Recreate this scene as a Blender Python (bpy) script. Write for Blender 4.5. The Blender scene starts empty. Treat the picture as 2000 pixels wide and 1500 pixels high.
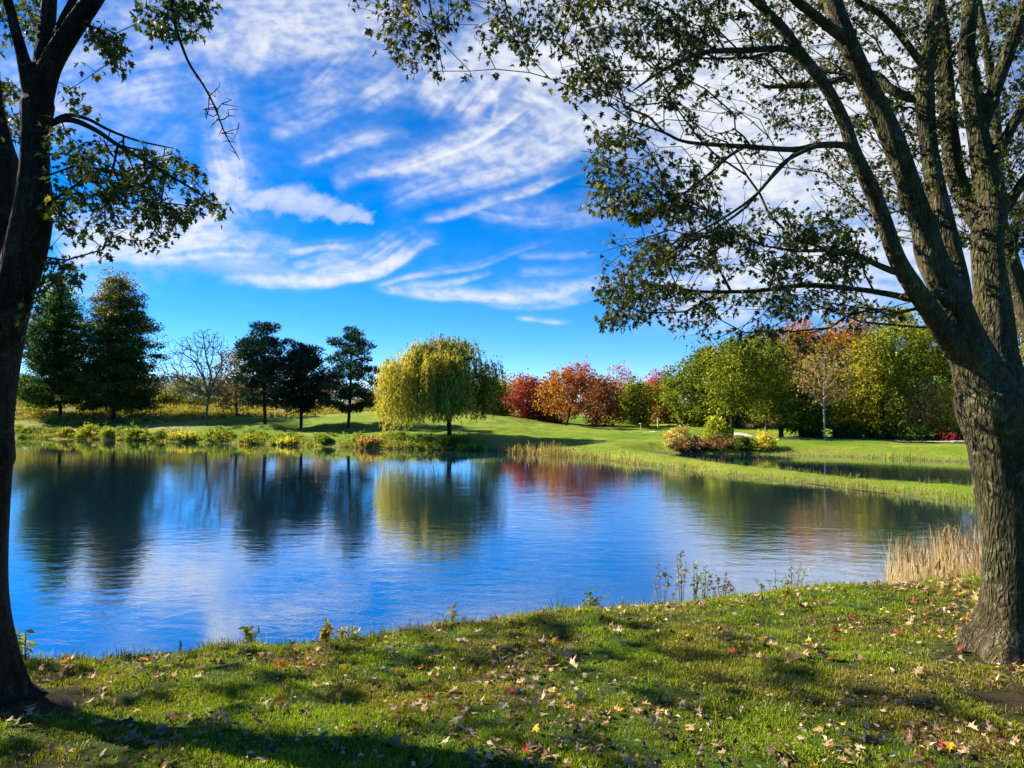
import bpy, math, random
import numpy as np
from mathutils import Vector

random.seed(7)
RNG = np.random.default_rng(11)
TAU = math.tau
F = 1445.0                      # focal length in photo pixels (2000 wide)
PITCH = math.atan(40 / F)
CAMZ = 1.6
WATER = -2.4
SCN = bpy.context.scene
COL = SCN.collection


def P(px, py, Y):
    """world point at depth Y (metres along +Y) on the line of sight of a photo pixel"""
    u = (px - 1000) / F
    v = (750 - py) / F
    dy = math.cos(PITCH) - v * math.sin(PITCH)
    dz = math.sin(PITCH) + v * math.cos(PITCH)
    k = Y / dy
    return np.array([u * k, Y, CAMZ + dz * k])


# ------------------------------------------------------------------ noise
def _hash(ix, iy, seed):
    n = (ix * 374761393 + iy * 668265263 + seed * 974634777) & 0xFFFFFFFF
    n = ((n ^ (n >> 13)) * 1274126177) & 0xFFFFFFFF
    n = n ^ (n >> 16)
    return (n & 0xFFFF) / 65535.0


def vnoise(x, y, seed=0):
    x = np.asarray(x, float); y = np.asarray(y, float)
    ix = np.floor(x).astype(np.int64); iy = np.floor(y).astype(np.int64)
    fx = x - ix; fy = y - iy
    fx = fx * fx * fx * (fx * (fx * 6 - 15) + 10); fy = fy * fy * fy * (fy * (fy * 6 - 15) + 10)
    a = _hash(ix, iy, seed); b = _hash(ix + 1, iy, seed)
    c = _hash(ix, iy + 1, seed); d = _hash(ix + 1, iy + 1, seed)
    return (a * (1 - fx) + b * fx) * (1 - fy) + (c * (1 - fx) + d * fx) * fy


def fbm(x, y, oct=4, seed=0):
    s = 0; a = 1; t = 0
    for o in range(oct):
        s = s + a * vnoise(x * 2 ** o, y * 2 ** o, seed + o * 17)
        t += a; a *= .55
    return s / t


def sstep(a, b, x):
    t = np.clip((x - a) / (b - a), 0, 1)
    return t * t * (3 - 2 * t)


# ------------------------------------------------------------------ terrain
def wpt(px, py):
    """point of the water plane under a photo pixel"""
    y = 30.0
    for _ in range(40):
        p = P(px, py, y)
        y *= (CAMZ - WATER) / max(1e-4, CAMZ - p[2])
    return P(px, py, y)[:2]


NEAR_SHORE = [(-70, -16), (-40, -6.5), (-20, 2.6), (-9, 6.9), (-5, 8.5), (-3, 9.1), (-1, 9.95), (1, 10.65), (3, 11.35), (5, 11.9),
              (7, 12.4), (9, 13.0), (14, 14.9), (20, 17.5), (28, 20.5)]
FAR_SHORE = [wpt(*p) for p in [(1985, 1000), (1906, 988), (1780, 969), (1600, 946), (1425, 930), (1250, 907), (1150, 896), (1050, 887), (950, 881),
                               (850, 879), (760, 876), (650, 873), (560, 870), (500, 867.5), (400, 865), (300, 861), (150, 858), (20, 855)]]
POND = np.array([tuple(p) for p in NEAR_SHORE] + [(33, 24)] + [tuple(p) for p in FAR_SHORE] + [(-85, 92), (-120, 60), (-120, 10)])
BACK = np.array([(12.6, 52.5), (14.8, 45), (18.4, 38.4), (22.8, 32.4), (30, 29), (44, 24), (60, 30), (44, 43), (32.5, 50), (27, 55.8), (20.5, 59.2), (15.5, 60.6), (12.4, 61.0), (10.8, 58)])


def poly_sd(x, y, poly):
    """signed distance to a polygon: negative inside"""
    d2 = np.full(x.shape, 1e18); ins = np.zeros(x.shape, bool)
    n = len(poly)
    for i in range(n):
        ax, ay = poly[i]; bx, by = poly[(i + 1) % n]
        ex, ey = bx - ax, by - ay
        t = np.clip(((x - ax) * ex + (y - ay) * ey) / (ex * ex + ey * ey), 0, 1)
        d2 = np.minimum(d2, (x - ax - t * ex) ** 2 + (y - ay - t * ey) ** 2)
        if ay != by:
            ins ^= ((ay > y) != (by > y)) & (x < ex * (y - ay) / ey + ax)
    d = np.sqrt(d2)
    return np.where(ins, -d, d)


_ctl = []
for px, py, Y in [(118, 816, 100), (222, 823, 99), (402, 829, 88), (518, 831, 84), (588, 833, 84), (680, 837, 82), (878, 850, 70),
                  (60, 776, 114), (250, 785, 112), (400, 790, 110), (520, 800, 106), (650, 804, 104), (760, 800, 100), (800, 806, 88), (950, 808, 92),
                  (1000, 815, 92), (1080, 829, 95), (1150, 834, 95), (1280, 830, 105), (1430, 852, 72), (1500, 850, 74), (1563, 857, 68),
                  (1610, 858, 68), (1720, 860, 68), (1880, 863, 64), (1250, 846, 78), (1350, 824, 110), (1000, 852, 73), (1150, 862, 65),
                  (1085, 872, 62), (700, 846, 76), (450, 842, 82), (250, 836, 92), (100, 834, 94)]:
    _ctl.append(tuple(P(px, py, Y)))
_ctl += [(0, 0, 0), (-10, -3, 0.02), (12, 2, -.1), (0, 3, -.09), (-4, 5, -.16), (-3.1,4.5,-.13), (-2, 6.5, -.27), (1, 7, -.26), (3.7, 5.5, -.2), (5, 8, -.3), (8, 10, -.4), (14, 12, -.5), (30, 14, -.7),
         (0, -25, .3), (-40, -25, .3), (50, 5, -.6), (-4.5, 3, -.12), (62, 52, -1.4), (75, 30, -1.0), (90, 80, -.6),
         (-140, 130, 2.5), (-60, 150, 3.0), (0, 150, .6), (80, 150, -.2), (-200, 300, 4), (0, 300, 2), (200, 300, 2), (-160, 20, -.8), (160, 0, 0),
         (16.6, 33.0, -1.9), (20.4, 30.6, -1.9), (14.2, 40, -1.88), (11.5, 48, -1.85), (9.8, 54, -1.75), (26, 27, -1.9)]
CTL = np.array(_ctl)
_D = np.linalg.norm(CTL[:, None, :2] - CTL[None, :, :2], axis=2)
_n = len(CTL)
_A = np.zeros((_n + 1, _n + 1)); _A[:_n, :_n] = _D + np.eye(_n) * -.4; _A[:_n, _n] = 1; _A[_n, :_n] = 1
_W = np.linalg.solve(_A, np.append(CTL[:, 2], 0))


def base_h(x, y):
    s = np.full(x.shape, _W[_n])
    for i in range(_n):
        s = s + _W[i] * np.sqrt((x - CTL[i, 0]) ** 2 + (y - CTL[i, 1]) ** 2)
    return np.clip(s, -2.1, 6)


def terrain(x, y, fine=True):
    x = np.atleast_1d(np.asarray(x, float)); y = np.atleast_1d(np.asarray(y, float))
    wob = (fbm(x * .35, y * .35, 3, 5) - .5) * np.where(y < 22, .7, 1.6)
    sd = np.minimum(poly_sd(x, y, POND) + wob, poly_sd(x, y, BACK) + wob * .6)
    b = base_h(x, y)
    near = 1 - sstep(18, 26, y - .3 * x)
    wid = 3.9 * near + 2.6 * (1 - near)
    s = sstep(0, 1, sd / wid) * .75 + .25 * (1 - np.exp(-np.maximum(sd, 0) / (.35 * wid)))
    s = np.where(sd < 0, 0, s)
    z = WATER + (b - WATER) * s
    z = np.where(sd < 0, WATER + np.maximum(sd * .35, -1.6), z)
    if fine:
        am = sstep(0.5, 3.5, sd)
        z = z + am * ((fbm(x * .8, y * .8, 3, 9) - .5) * .14 + np.where(y < 14, (fbm(x * 4, y * 4, 3, 21) - .5) * .05, (fbm(x * .25, y * .25, 3, 33) - .5) * .5 * sstep(40, 80, y)))
    return z


def gz(x, y):
    return float(terrain([x], [y])[0])
#--END TERRAIN

# ------------------------------------------------------------------ materials
def new_mat(name):
    m = bpy.data.materials.new(name); m.use_nodes = True
    nt = m.node_tree
    for n in list(nt.nodes):
        nt.nodes.remove(n)
    out = nt.nodes.new('ShaderNodeOutputMaterial')
    return m, nt, out


def N(nt, typ, **kw):
    n = nt.nodes.new('ShaderNode' + typ)
    for k, v in kw.items():
        if k.startswith('i_'):
            key = k[2:]
            n.inputs[int(key) if key.isdigit() else key.replace('_', ' ')].default_value = v
        else:
            setattr(n, k, v)
    return n


def mixcol(nt, fac, a, b, typ='MIX'):
    n = nt.nodes.new('ShaderNodeMix'); n.data_type = 'RGBA'; n.blend_type = typ
    for sock, v in ((0, fac), (6, a), (7, b)):
        if hasattr(v, 'is_linked') or hasattr(v, 'links'):
            nt.links.new(v, n.inputs[sock])
        else:
            n.inputs[sock].default_value = v if sock == 0 else (*v, 1)
    return n.outputs[2]


def ramp(nt, src, stops):
    r = nt.nodes.new('ShaderNodeValToRGB')
    el = r.color_ramp.elements
    while len(el) > 1:
        el.remove(el[-1])
    for i, (p, c) in enumerate(stops):
        e = el[0] if i == 0 else el.new(p)
        e.position = p; e.color = (*c, 1) if len(c) == 3 else c
    nt.links.new(src, r.inputs[0])
    return r.outputs[0]


def leaf_material(name, trans, rough=.55, spec=.25, src='Col', tint=(1.25, 1.15, .5)):
    m, nt, out = new_mat(name)
    L = nt.links.new
    if src == 'OBJ':
        c = N(nt, 'ObjectInfo').outputs['Color']
        nz = N(nt, 'TexNoise', i_Scale=45.0, i_Detail=3.0)
        tc = N(nt, 'TexCoord'); L(tc.outputs['Object'], nz.inputs['Vector'])
        c = mixcol(nt, .55, c, ramp(nt, nz.outputs[0], [(.3, (.45, .4, .35)), (.7, (1.25, 1.25, 1.2))]), 'MULTIPLY')
    else:
        c = N(nt, 'Attribute', attribute_name=src).outputs['Color']
    p = N(nt, 'BsdfPrincipled', i_Roughness=rough); p.inputs['Specular IOR Level'].default_value = spec
    L(c, p.inputs['Base Color'])
    t = N(nt, 'BsdfTranslucent')
    L(mixcol(nt, 1.0, c, tint, 'MULTIPLY'), t.inputs['Color'])
    mx = N(nt, 'MixShader'); mx.inputs[0].default_value = trans
    L(p.outputs[0], mx.inputs[1]); L(t.outputs[0], mx.inputs[2]); L(mx.outputs[0], out.inputs[0])
    return m


def bark_material(name, dark, mid, light, moss, scale=1.0, moss_amt=.5, bump=.03):
    m, nt, out = new_mat(name)
    L = nt.links.new
    tc = N(nt, 'TexCoord')
    mp = N(nt, 'Mapping'); mp.inputs['Scale'].default_value = (scale, scale, scale * .22)
    L(tc.outputs['Object'], mp.inputs['Vector'])
    n1 = N(nt, 'TexNoise', i_Scale=22.0, i_Detail=8.0, i_Roughness=.7, i_Distortion=.6); L(mp.outputs[0], n1.inputs['Vector'])
    vo = N(nt, 'TexVoronoi', i_Scale=34.0, feature='DISTANCE_TO_EDGE')
    nd = N(nt, 'TexNoise', i_Scale=9.0, i_Detail=4.0); L(mp.outputs[0], nd.inputs['Vector'])
    va = N(nt, 'VectorMath', operation='MULTIPLY_ADD'); L(nd.outputs[1], va.inputs[0]); va.inputs[1].default_value = (.12, .12, .12); L(mp.outputs[0], va.inputs[2])
    L(va.outputs[0], vo.inputs['Vector'])
    n2 = N(nt, 'TexNoise', i_Scale=3.2 * scale, i_Detail=6.0, i_Roughness=.65); L(tc.outputs['Object'], n2.inputs['Vector'])
    n3 = N(nt, 'TexNoise', i_Scale=60.0 * scale, i_Detail=3.0); L(tc.outputs['Object'], n3.inputs['Vector'])
    c = ramp(nt, n1.outputs[0], [(.3, dark), (.5, mid), (.72, light)])
    mo = ramp(nt, n2.outputs[0], [(.42, (0, 0, 0)), (.62, (moss_amt,) * 3)])
    c = mixcol(nt, mo, c, moss)
    n4 = N(nt, 'TexNoise', i_Scale=1.1 * scale, i_Detail=5.0, i_Roughness=.7); L(tc.outputs['Object'], n4.inputs['Vector'])
    c = mixcol(nt, .8, c, ramp(nt, n4.outputs[0], [(.36, (.45, .43, .40)), (.5, (1, 1, 1)), (.66, (1.45, 1.4, 1.3))]), 'MULTIPLY')
    n5 = N(nt, 'TexNoise', i_Scale=8.0 * scale, i_Detail=5.0, i_Roughness=.6, i_Distortion=1.2); L(tc.outputs['Object'], n5.inputs['Vector'])
    c = mixcol(nt, ramp(nt, n5.outputs[0], [(.57, (0, 0, 0)), (.66, (.55, .55, .55))]), c, tuple(min(.6, q * 1.25 + .02) for q in light))
    c = mixcol(nt, ramp(nt, n5.outputs[0], [(.34, (.6, .6, .6)), (.43, (0, 0, 0))]), c, dark)
    crack = ramp(nt, vo.outputs[0], [(0.0, (.35, .33, .3)), (.06, (1, 1, 1))])
    c = mixcol(nt, .75, c, crack, 'MULTIPLY')
    sp = ramp(nt, n3.outputs[0], [(.35, (.55, .55, .55)), (.65, (1.25, 1.25, 1.25))])
    c = mixcol(nt, .7, c, sp, 'MULTIPLY')
    p = N(nt, 'BsdfPrincipled', i_Roughness=.9); p.inputs['Specular IOR Level'].default_value = .15
    L(c, p.inputs['Base Color'])
    h = N(nt, 'Math', operation='MULTIPLY_ADD'); L(vo.outputs[0], h.inputs[0]); h.inputs[1].default_value = 2.5; L(n1.outputs[0], h.inputs[2])
    b = N(nt, 'Bump', i_Strength=.9, i_Distance=bump); L(h.outputs[0], b.inputs['Height']); L(b.outputs[0], p.inputs['Normal'])
    L(p.outputs[0], out.inputs[0])
    return m


M = {}
M['maple_leaf'] = leaf_material('maple_leaf', .30)
M['tree_leaf'] = leaf_material('tree_leaf', .38, .6, .15, tint=(1.3, 1.15, .6))
M['needle'] = leaf_material('needle', .12, .6, .15, tint=(1, 1, .8))
M['blade'] = leaf_material('blade', .35, .6, .2, tint=(1.2, 1.15, .4))
M['fallen_leaf'] = leaf_material('fallen_leaf', .2, .6, .2, 'OBJ', tint=(1, .9, .7))
M['litter'] = leaf_material('litter', .2, .65, .15, tint=(1, .9, .7))
M['bark_olive'] = bark_material('bark_olive', (.030, .022, .011), (.088, .067, .034), (.19, .155, .085), (.075, .08, .022), 1.0, .85, .022)
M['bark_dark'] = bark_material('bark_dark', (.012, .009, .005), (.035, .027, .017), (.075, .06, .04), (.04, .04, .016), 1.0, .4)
M['bark_grey'] = bark_material('bark_grey', (.08, .075, .065), (.17, .16, .14), (.28, .265, .24), (.15, .15, .11), .4, .3, .05)
M['bark_brown'] = bark_material('bark_brown', (.02, .014, .01), (.05, .036, .026), (.10, .075, .055), (.05, .045, .025), .4, .4, .05)
M['bark_pale'] = bark_material('bark_pale', (.25, .22, .18), (.5, .46, .4), (.62, .6, .55), (.35, .34, .25), .5, .3, .02)


def simple_mat(name, col, rough=.8, var=.3, scale=8.0):
    m, nt, out = new_mat(name)
    L = nt.links.new
    tc = N(nt, 'TexCoord')
    nz = N(nt, 'TexNoise', i_Scale=scale, i_Detail=6.0, i_Roughness=.65); L(tc.outputs['Object'], nz.inputs['Vector'])
    c = mixcol(nt, 1.0, col, ramp(nt, nz.outputs[0], [(.3, (1 - var,) * 3), (.7, (1 + var,) * 3)]), 'MULTIPLY')
    p = N(nt, 'BsdfPrincipled', i_Roughness=rough); p.inputs['Specular IOR Level'].default_value = .2
    L(c, p.inputs['Base Color'])
    b = N(nt, 'Bump', i_Strength=.5, i_Distance=.02); L(nz.outputs[0], b.inputs['Height']); L(b.outputs[0], p.inputs['Normal'])
    L(p.outputs[0], out.inputs[0])
    return m


M['path'] = simple_mat('path_gravel', (.42, .38, .30), .9, .2, 3.0)
M['sand'] = simple_mat('sand', (.55, .47, .34), .95, .15, 3.0)
M['post_wood'] = simple_mat('post_wood', (.62, .5, .3), .8, .25, 6.0)
M['white_paint'] = simple_mat('white_paint', (.7, .68, .62), .6, .1, 6.0)
M['dark_wood'] = simple_mat('dark_wood', (.045, .035, .028), .9, .3, 6.0)


# ------------------------------------------------------------------ mesh building
class MB:
    """collects vertices, faces and per-vertex colours; build() links them as ONE mesh object"""
    def __init__(s):
        s.v = []; s.f = []; s.c = []; s.n = 0

    def add(s, v, f, c=None):
        """f: int array (k, m) of one face size, local indices"""
        v = np.asarray(v, float).reshape(-1, 3); f = np.asarray(f, np.int64)
        s.v.append(v); s.f.append(f + s.n)
        if c is None:
            c = (1, 1, 1)
        c = np.asarray(c, float)
        s.c.append(np.broadcast_to(c, (len(v), 3)) if c.ndim == 1 else c)
        s.n += len(v)

    def mesh(s, name, mat, smooth=True, origin=None):
        me = bpy.data.meshes.new(name)
        v = np.concatenate(s.v)
        if origin is not None:
            v = v - np.asarray(origin)
        me.vertices.add(len(v)); me.vertices.foreach_set('co', v.astype(np.float32).ravel())
        tot = np.concatenate([np.full(len(f), f.shape[1]) for f in s.f])
        idx = np.concatenate([f.ravel() for f in s.f])
        start = np.concatenate([[0], np.cumsum(tot)[:-1]])
        me.loops.add(len(idx)); me.loops.foreach_set('vertex_index', idx.astype(np.int32))
        me.polygons.add(len(tot))
        me.polygons.foreach_set('loop_start', start.astype(np.int32))
        me.polygons.foreach_set('use_smooth', np.full(len(tot), smooth))
        c = np.concatenate(s.c)
        at = me.attributes.new('Col', 'FLOAT_COLOR', 'POINT')
        at.data.foreach_set('color', np.concatenate([c, np.ones((len(c), 1))], 1).astype(np.float32).ravel())
        me.update(calc_edges=True)
        me.materials.append(mat)
        return me

    def build(s, name, mat, parent=None, smooth=True):
        if not s.v:
            return None
        org = np.array(parent.location) if parent is not None else None
        o = bpy.data.objects.new(name, s.mesh(name, mat, smooth, org))
        COL.objects.link(o)
        if parent is not None:
            o.parent = parent
        return o


def tag(o, label=None, cat=None, group=None, kind=None):
    if label: o['label'] = label
    if cat: o['category'] = cat
    if group: o['group'] = group
    if kind: o['kind'] = kind
    return o


def thing(name, label, cat, loc, group=None):
    o = bpy.data.objects.new(name, None); COL.objects.link(o)
    o.location = loc; o.empty_display_size = .3
    return tag(o, label, cat, group)


def spline(pts, step=None, n=None):
    """Catmull-Rom through rows (x, y, z, r)"""
    p = np.asarray(pts, float)
    if len(p) < 3:
        k = n or 6
        t = np.linspace(0, 1, k)[:, None]
        return p[0] * (1 - t) + p[-1] * t
    q = np.vstack([2 * p[0] - p[1], p, 2 * p[-1] - p[-2]])
    out = []
    for i in range(1, len(q) - 2):
        L = np.linalg.norm(q[i + 1][:3] - q[i][:3])
        k = max(2, int(L / step)) if step else (n or 5)
        t = np.linspace(0, 1, k, endpoint=False)[:, None]
        a, b, c, d = q[i - 1], q[i], q[i + 1], q[i + 2]
        out.append(.5 * (2 * b + (c - a) * t + (2 * a - 5 * b + 4 * c - d) * t ** 2 + (3 * b - a - 3 * c + d) * t ** 3))
    out.append(p[-1:])
    return np.vstack(out)


def tube(mb, pts, rad, sides=6, col=(1, 1, 1), cap=True, radfn=None):
    p = np.asarray(pts, float); n = len(p)
    if n < 2:
        return
    r = np.broadcast_to(np.asarray(rad, float), (n,))
    t = np.gradient(p, axis=0); t /= np.linalg.norm(t, axis=1)[:, None] + 1e-9
    ref = np.array([0, 1.0, 0]) if abs(t[0][1]) < .8 else np.array([1.0, 0, 0])
    u = np.zeros((n, 3))
    a = ref - t[0] * ref.dot(t[0]); u[0] = a / np.linalg.norm(a)
    for i in range(1, n):
        a = u[i - 1] - t[i] * u[i - 1].dot(t[i]); u[i] = a / (np.linalg.norm(a) + 1e-9)
    w = np.cross(t, u)
    th = np.arange(sides) / sides * TAU
    rr = r[:, None] * np.ones(sides)
    if radfn is not None:
        rr = rr * radfn(np.arange(n)[:, None], th[None, :], p)
    v = p[:, None] + rr[..., None] * (np.cos(th)[None, :, None] * u[:, None] + np.sin(th)[None, :, None] * w[:, None])
    i = np.arange(n - 1)[:, None] * sides; j = np.arange(sides)[None]; k = (j + 1) % sides
    f = np.stack([i + j, i + k, i + sides + k, i + sides + j], -1).reshape(-1, 4)
    mb.add(v.reshape(-1, 3), f, col)
    if cap:
        mb.add(v[-1], np.array([list(range(sides))]), col)


# ------------------------------------------------------------------ branching: every target joins the nearest limb, long paths cost more
class Skeleton:
    def __init__(s):
        s.p = []; s.par = []; s.pl = []; s.fix = []       # point, parent, path length, fixed radius or 0

    def limb(s, pts, start=None):
        """pts rows (x, y, z, r); start: parent node index"""
        prev = -1 if start is None else start
        ids = []
        for q in pts:
            q = np.asarray(q, float)
            L = 0 if prev < 0 else s.pl[prev] + np.linalg.norm(q[:3] - s.p[prev])
            s.p.append(q[:3]); s.par.append(prev); s.pl.append(L); s.fix.append(q[3] if len(q) > 3 else 0)
            prev = len(s.p) - 1; ids.append(prev)
        return ids

    def nearest(s, p):
        d = np.linalg.norm(np.array(s.p) - np.asarray(p)[:3], axis=1)
        return int(np.argmin(d))

    def grow(s, targets, alpha=.35, step=.25, sag=.12, up=0.0, jitter=.04, block=None):
        T = np.asarray(targets, float)
        n0 = len(s.p)
        cap = n0 + len(T) * 14 + 10
        A = np.zeros((cap, 3)); A[:n0] = np.array(s.p)
        PL = np.zeros(cap); PL[:n0] = s.pl
        ok = np.ones(cap, bool)
        if block is not None:
            ok[:n0][block] = False
        n = n0
        d0 = np.min(np.linalg.norm(T[:, None] - A[None, :n0], axis=2), axis=1) if len(T) * n0 < 4e6 else np.linalg.norm(T - A[0], axis=1)
        tips = []
        for i in np.argsort(d0):
            t = T[i]
            c = np.linalg.norm(A[:n] - t, axis=1) + alpha * PL[:n] + np.where(ok[:n], 0, 1e6)
            k = int(np.argmin(c))
            a = A[k]; v = t - a; L = np.linalg.norm(v)
            m = max(1, min(12, int(L / step)))
            # leave along the parent's direction, arrive drooping
            pa = s.par[k]
            pd = a - np.asarray(s.p[pa]) if pa >= 0 else v
            pd = pd / (np.linalg.norm(pd) + 1e-9)
            ctrl = a + pd * L * .3 + v * .2 + np.array([0, 0, 1.0]) * L * (sag + up)
            prev = k
            for j in range(1, m + 1):
                q = j / m
                pt = (1 - q) ** 2 * a + 2 * q * (1 - q) * ctrl + q * q * t
                if j < m:
                    pt = pt + RNG.normal(0, jitter * step, 3)
                A[n] = pt; PL[n] = PL[prev] + np.linalg.norm(pt - A[prev])
                s.p.append(pt); s.par.append(prev); s.pl.append(PL[n]); s.fix.append(0)
                prev = n; n += 1
                if n >= cap - 14:
                    A = np.vstack([A, np.zeros((2000, 3))]); PL = np.append(PL, np.zeros(2000)); ok = np.append(ok, np.ones(2000, bool)); cap += 2000
            tips.append(prev)
        return tips

    def finish(s, tip_r=.003, expo=.42, rmax=None):
        n = len(s.p)
        s.P = np.array(s.p); par = np.array(s.par)
        ch = np.zeros(n)
        fl = np.zeros(n)
        haskid = np.zeros(n, bool)
        haskid[par[par >= 0]] = True
        fl[~haskid] = 1
        for i in range(n - 1, -1, -1):
            if par[i] >= 0:
                fl[par[i]] += fl[i]
        s.flow = fl
        r = tip_r * fl ** expo
        fx = np.array(s.fix)
        r = np.where(fx > 0, fx, r)
        for i in range(n):                                   # never thicker than the parent
            if par[i] >= 0 and fx[i] == 0:
                r[i] = min(r[i], r[par[i]] * .92)
        if rmax: r = np.minimum(r, rmax)
        s.r = r
        best = {}
        for i in range(n):
            q = par[i]
            if q >= 0:
                b = best.get(q)
                same = fx[q] > 0 and fx[i] > 0
                key = (same, fl[i])
                if b is None or key > b[0]:
                    best[q] = (key, i)
        nxt = {q: b[1] for q, b in best.items()}
        s.chains = []
        for i in range(n):
            if par[i] < 0 or nxt.get(par[i]) != i:
                c = ([par[i]] if par[i] >= 0 else []) + [i]
                while c[-1] in nxt:
                    c.append(nxt[c[-1]])
                s.chains.append(c)

    def tubes(s, mb, col=(1, 1, 1), lo=0, hi=9, sides=lambda r: 4 if r < .006 else 5 if r < .02 else 7 if r < .05 else 12):
        for c in s.chains:
            rr = s.r[c].copy()
            if s.par[c[1] if len(c) > 1 else c[0]] == c[0] and len(c) > 1 and not (s.fix[c[0]] > 0 and s.fix[c[1]] > 0):
                rr[0] = min(rr[0], rr[1] * 1.25)
            m = rr[1] if len(rr) > 1 else rr[0]
            if not (lo <= m < hi) or len(c) < 2:
                continue
            rr[-1] *= .6
            tube(mb, s.P[c], rr, sides(m), col, cap=m > .01)


# ------------------------------------------------------------------ leaves
def frames(n, dirs, spread=.5):
    """random orthonormal frames (n,3,3): x across, y along dirs, z normal"""
    y = dirs + RNG.normal(0, spread, (n, 3)); y /= np.linalg.norm(y, axis=1)[:, None] + 1e-9
    z = RNG.normal(0, 1, (n, 3)) + np.array([0, 0, .8]); z -= y * (y * z).sum(1)[:, None]; z /= np.linalg.norm(z, axis=1)[:, None] + 1e-9
    return np.stack([np.cross(y, z), y, z], 1)


_half = [(.10, -.02), (.34, -.06), (.20, .12), (.58, .36), (.27, .34), (.17, .50), (.27, .72), (.08, .70)]
OUT = np.array([(0, 0)] + _half + [(0, 1.0)] + [(-x, y) for x, y in _half[::-1]])
MAPLE = np.vstack([[(0, .3)], OUT])


def maple_leaves(mb, pos, dirs, size, cols, spread=.45, fold=.25, curl=.5, flat=None):
    n = len(pos)
    R = frames(n, dirs, spread) if flat is None else flat
    k = len(MAPLE)
    x = MAPLE[:, 0][None] * (1 + RNG.normal(0, .12, (n, 1))); y = MAPLE[:, 1][None] * np.ones((n, 1))
    fo = RNG.normal(fold, abs(fold) * .8, (n, 1)); cu = RNG.normal(curl, abs(curl) * .8, (n, 1))
    z = np.abs(x) * fo - cu * y * y * .5 + RNG.normal(0, .02, (n, k))
    loc = np.stack([x, y, z], -1) * np.asarray(size).reshape(-1, 1, 1)
    v = np.einsum('nki,nij->nkj', loc, R) + pos[:, None]
    m = k - 1
    tri = np.array([(0, 1 + i, 1 + (i + 1) % m) for i in range(m)])
    f = (np.arange(n)[:, None, None] * k + tri[None]).reshape(-1, 3)
    mb.add(v.reshape(-1, 3), f, np.repeat(cols, k, 0))


def quads(mb, pos, R, w, h, cols, bend=.25, shape='leaf'):
    """n bent leaf faces: pointed ('leaf') or plain slivers"""
    n = len(pos)
    w = np.broadcast_to(w, (n,)); h = np.broadcast_to(h, (n,))
    if shape == 'leaf':
        loc = np.array([(0, 0, 0), (.5, .45, .12), (0, 1, -.1), (-.5, .45, .12)])
    else:
        loc = np.array([(-.5, 0, 0), (.5, 0, 0), (.3, 1, -.1), (-.3, 1, -.1)])
    L = loc[None] * np.stack([w, h, h * bend * 4], -1)[:, None]
    v = np.einsum('nki,nij->nkj', L, R) + pos[:, None]
    f = (np.arange(n)[:, None] * 4 + np.arange(4)[None])
    mb.add(v.reshape(-1, 3), f, np.repeat(cols, 4, 0))


def palette(n, pal, val=.25):
    cols = np.array([p[:3] for p in pal]); w = np.array([p[3] for p in pal]); w = w / w.sum()
    c = cols[RNG.choice(len(pal), n, p=w)]
    c2 = cols[RNG.choice(len(pal), n, p=w)]
    t = RNG.random((n, 1)) * .4
    return np.clip((c * (1 - t) + c2 * t) * np.exp(RNG.normal(0, val, (n, 1))), 0, .9)

# ------------------------------------------------------------------ camera, sun, world
cam_d = bpy.data.cameras.new('camera'); cam = bpy.data.objects.new('camera', cam_d); COL.objects.link(cam)
cam_d.sensor_width = 36; cam_d.lens = F / 2000 * 36; cam_d.clip_start = .05; cam_d.clip_end = 30000
cam.location = (0, 0, CAMZ); cam.rotation_euler = (math.pi / 2 + PITCH, 0, 0)
SCN.camera = cam

SUN_AZ, SUN_EL = math.radians(-67), math.radians(34)     # azimuth clockwise from +Y
ts = Vector((math.sin(SUN_AZ) * math.cos(SUN_EL), math.cos(SUN_AZ) * math.cos(SUN_EL), math.sin(SUN_EL)))
sd = bpy.data.lights.new('sun', 'SUN'); sd.energy = 5.0; sd.angle = math.radians(.53); sd.color = (1, .93, .80)
sun = bpy.data.objects.new('sun', sd); COL.objects.link(sun)
sun.rotation_euler = (-ts).to_track_quat('-Z', 'Y').to_euler(); sun.location = (-40, 5, 30)

w = bpy.data.worlds.new('World'); SCN.world = w; w.use_nodes = True
nt = w.node_tree
for n in list(nt.nodes): nt.nodes.remove(n)
sky = nt.nodes.new('ShaderNodeTexSky'); sky.sky_type = 'NISHITA'; sky.sun_disc = False
sky.sun_elevation = SUN_EL; sky.sun_rotation = SUN_AZ
sky.air_density = .6; sky.dust_density = 0; sky.ozone_density = 6.0; sky.altitude = 300
hs = nt.nodes.new('ShaderNodeHueSaturation'); hs.inputs['Saturation'].default_value = 1.28; hs.inputs['Value'].default_value = 1.0; hs.inputs['Hue'].default_value = .503
bg = nt.nodes.new('ShaderNodeBackground'); bg.inputs[1].default_value = .079
wo = nt.nodes.new('ShaderNodeOutputWorld')
nt.links.new(sky.outputs[0], hs.inputs['Color']); nt.links.new(hs.outputs[0], bg.inputs[0]); nt.links.new(bg.outputs[0], wo.inputs[0])

SCN.view_settings.view_transform = 'Standard'; SCN.view_settings.look = 'None'
SCN.view_settings.exposure = 1.45; SCN.view_settings.gamma = 1
SCN.render.engine = 'CYCLES'
SCN.cycles.max_bounces = 8; SCN.cycles.transparent_max_bounces = 12; SCN.cycles.diffuse_bounces = 3; SCN.cycles.glossy_bounces = 3
SCN.cycles.transmission_bounces = 3; SCN.cycles.use_adaptive_sampling = True; SCN.cycles.adaptive_threshold = .02
SCN.cycles.use_denoising = True; SCN.cycles.caustics_reflective = False; SCN.cycles.caustics_refractive = False
SCN.cycles.sample_clamp_indirect = 6

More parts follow.
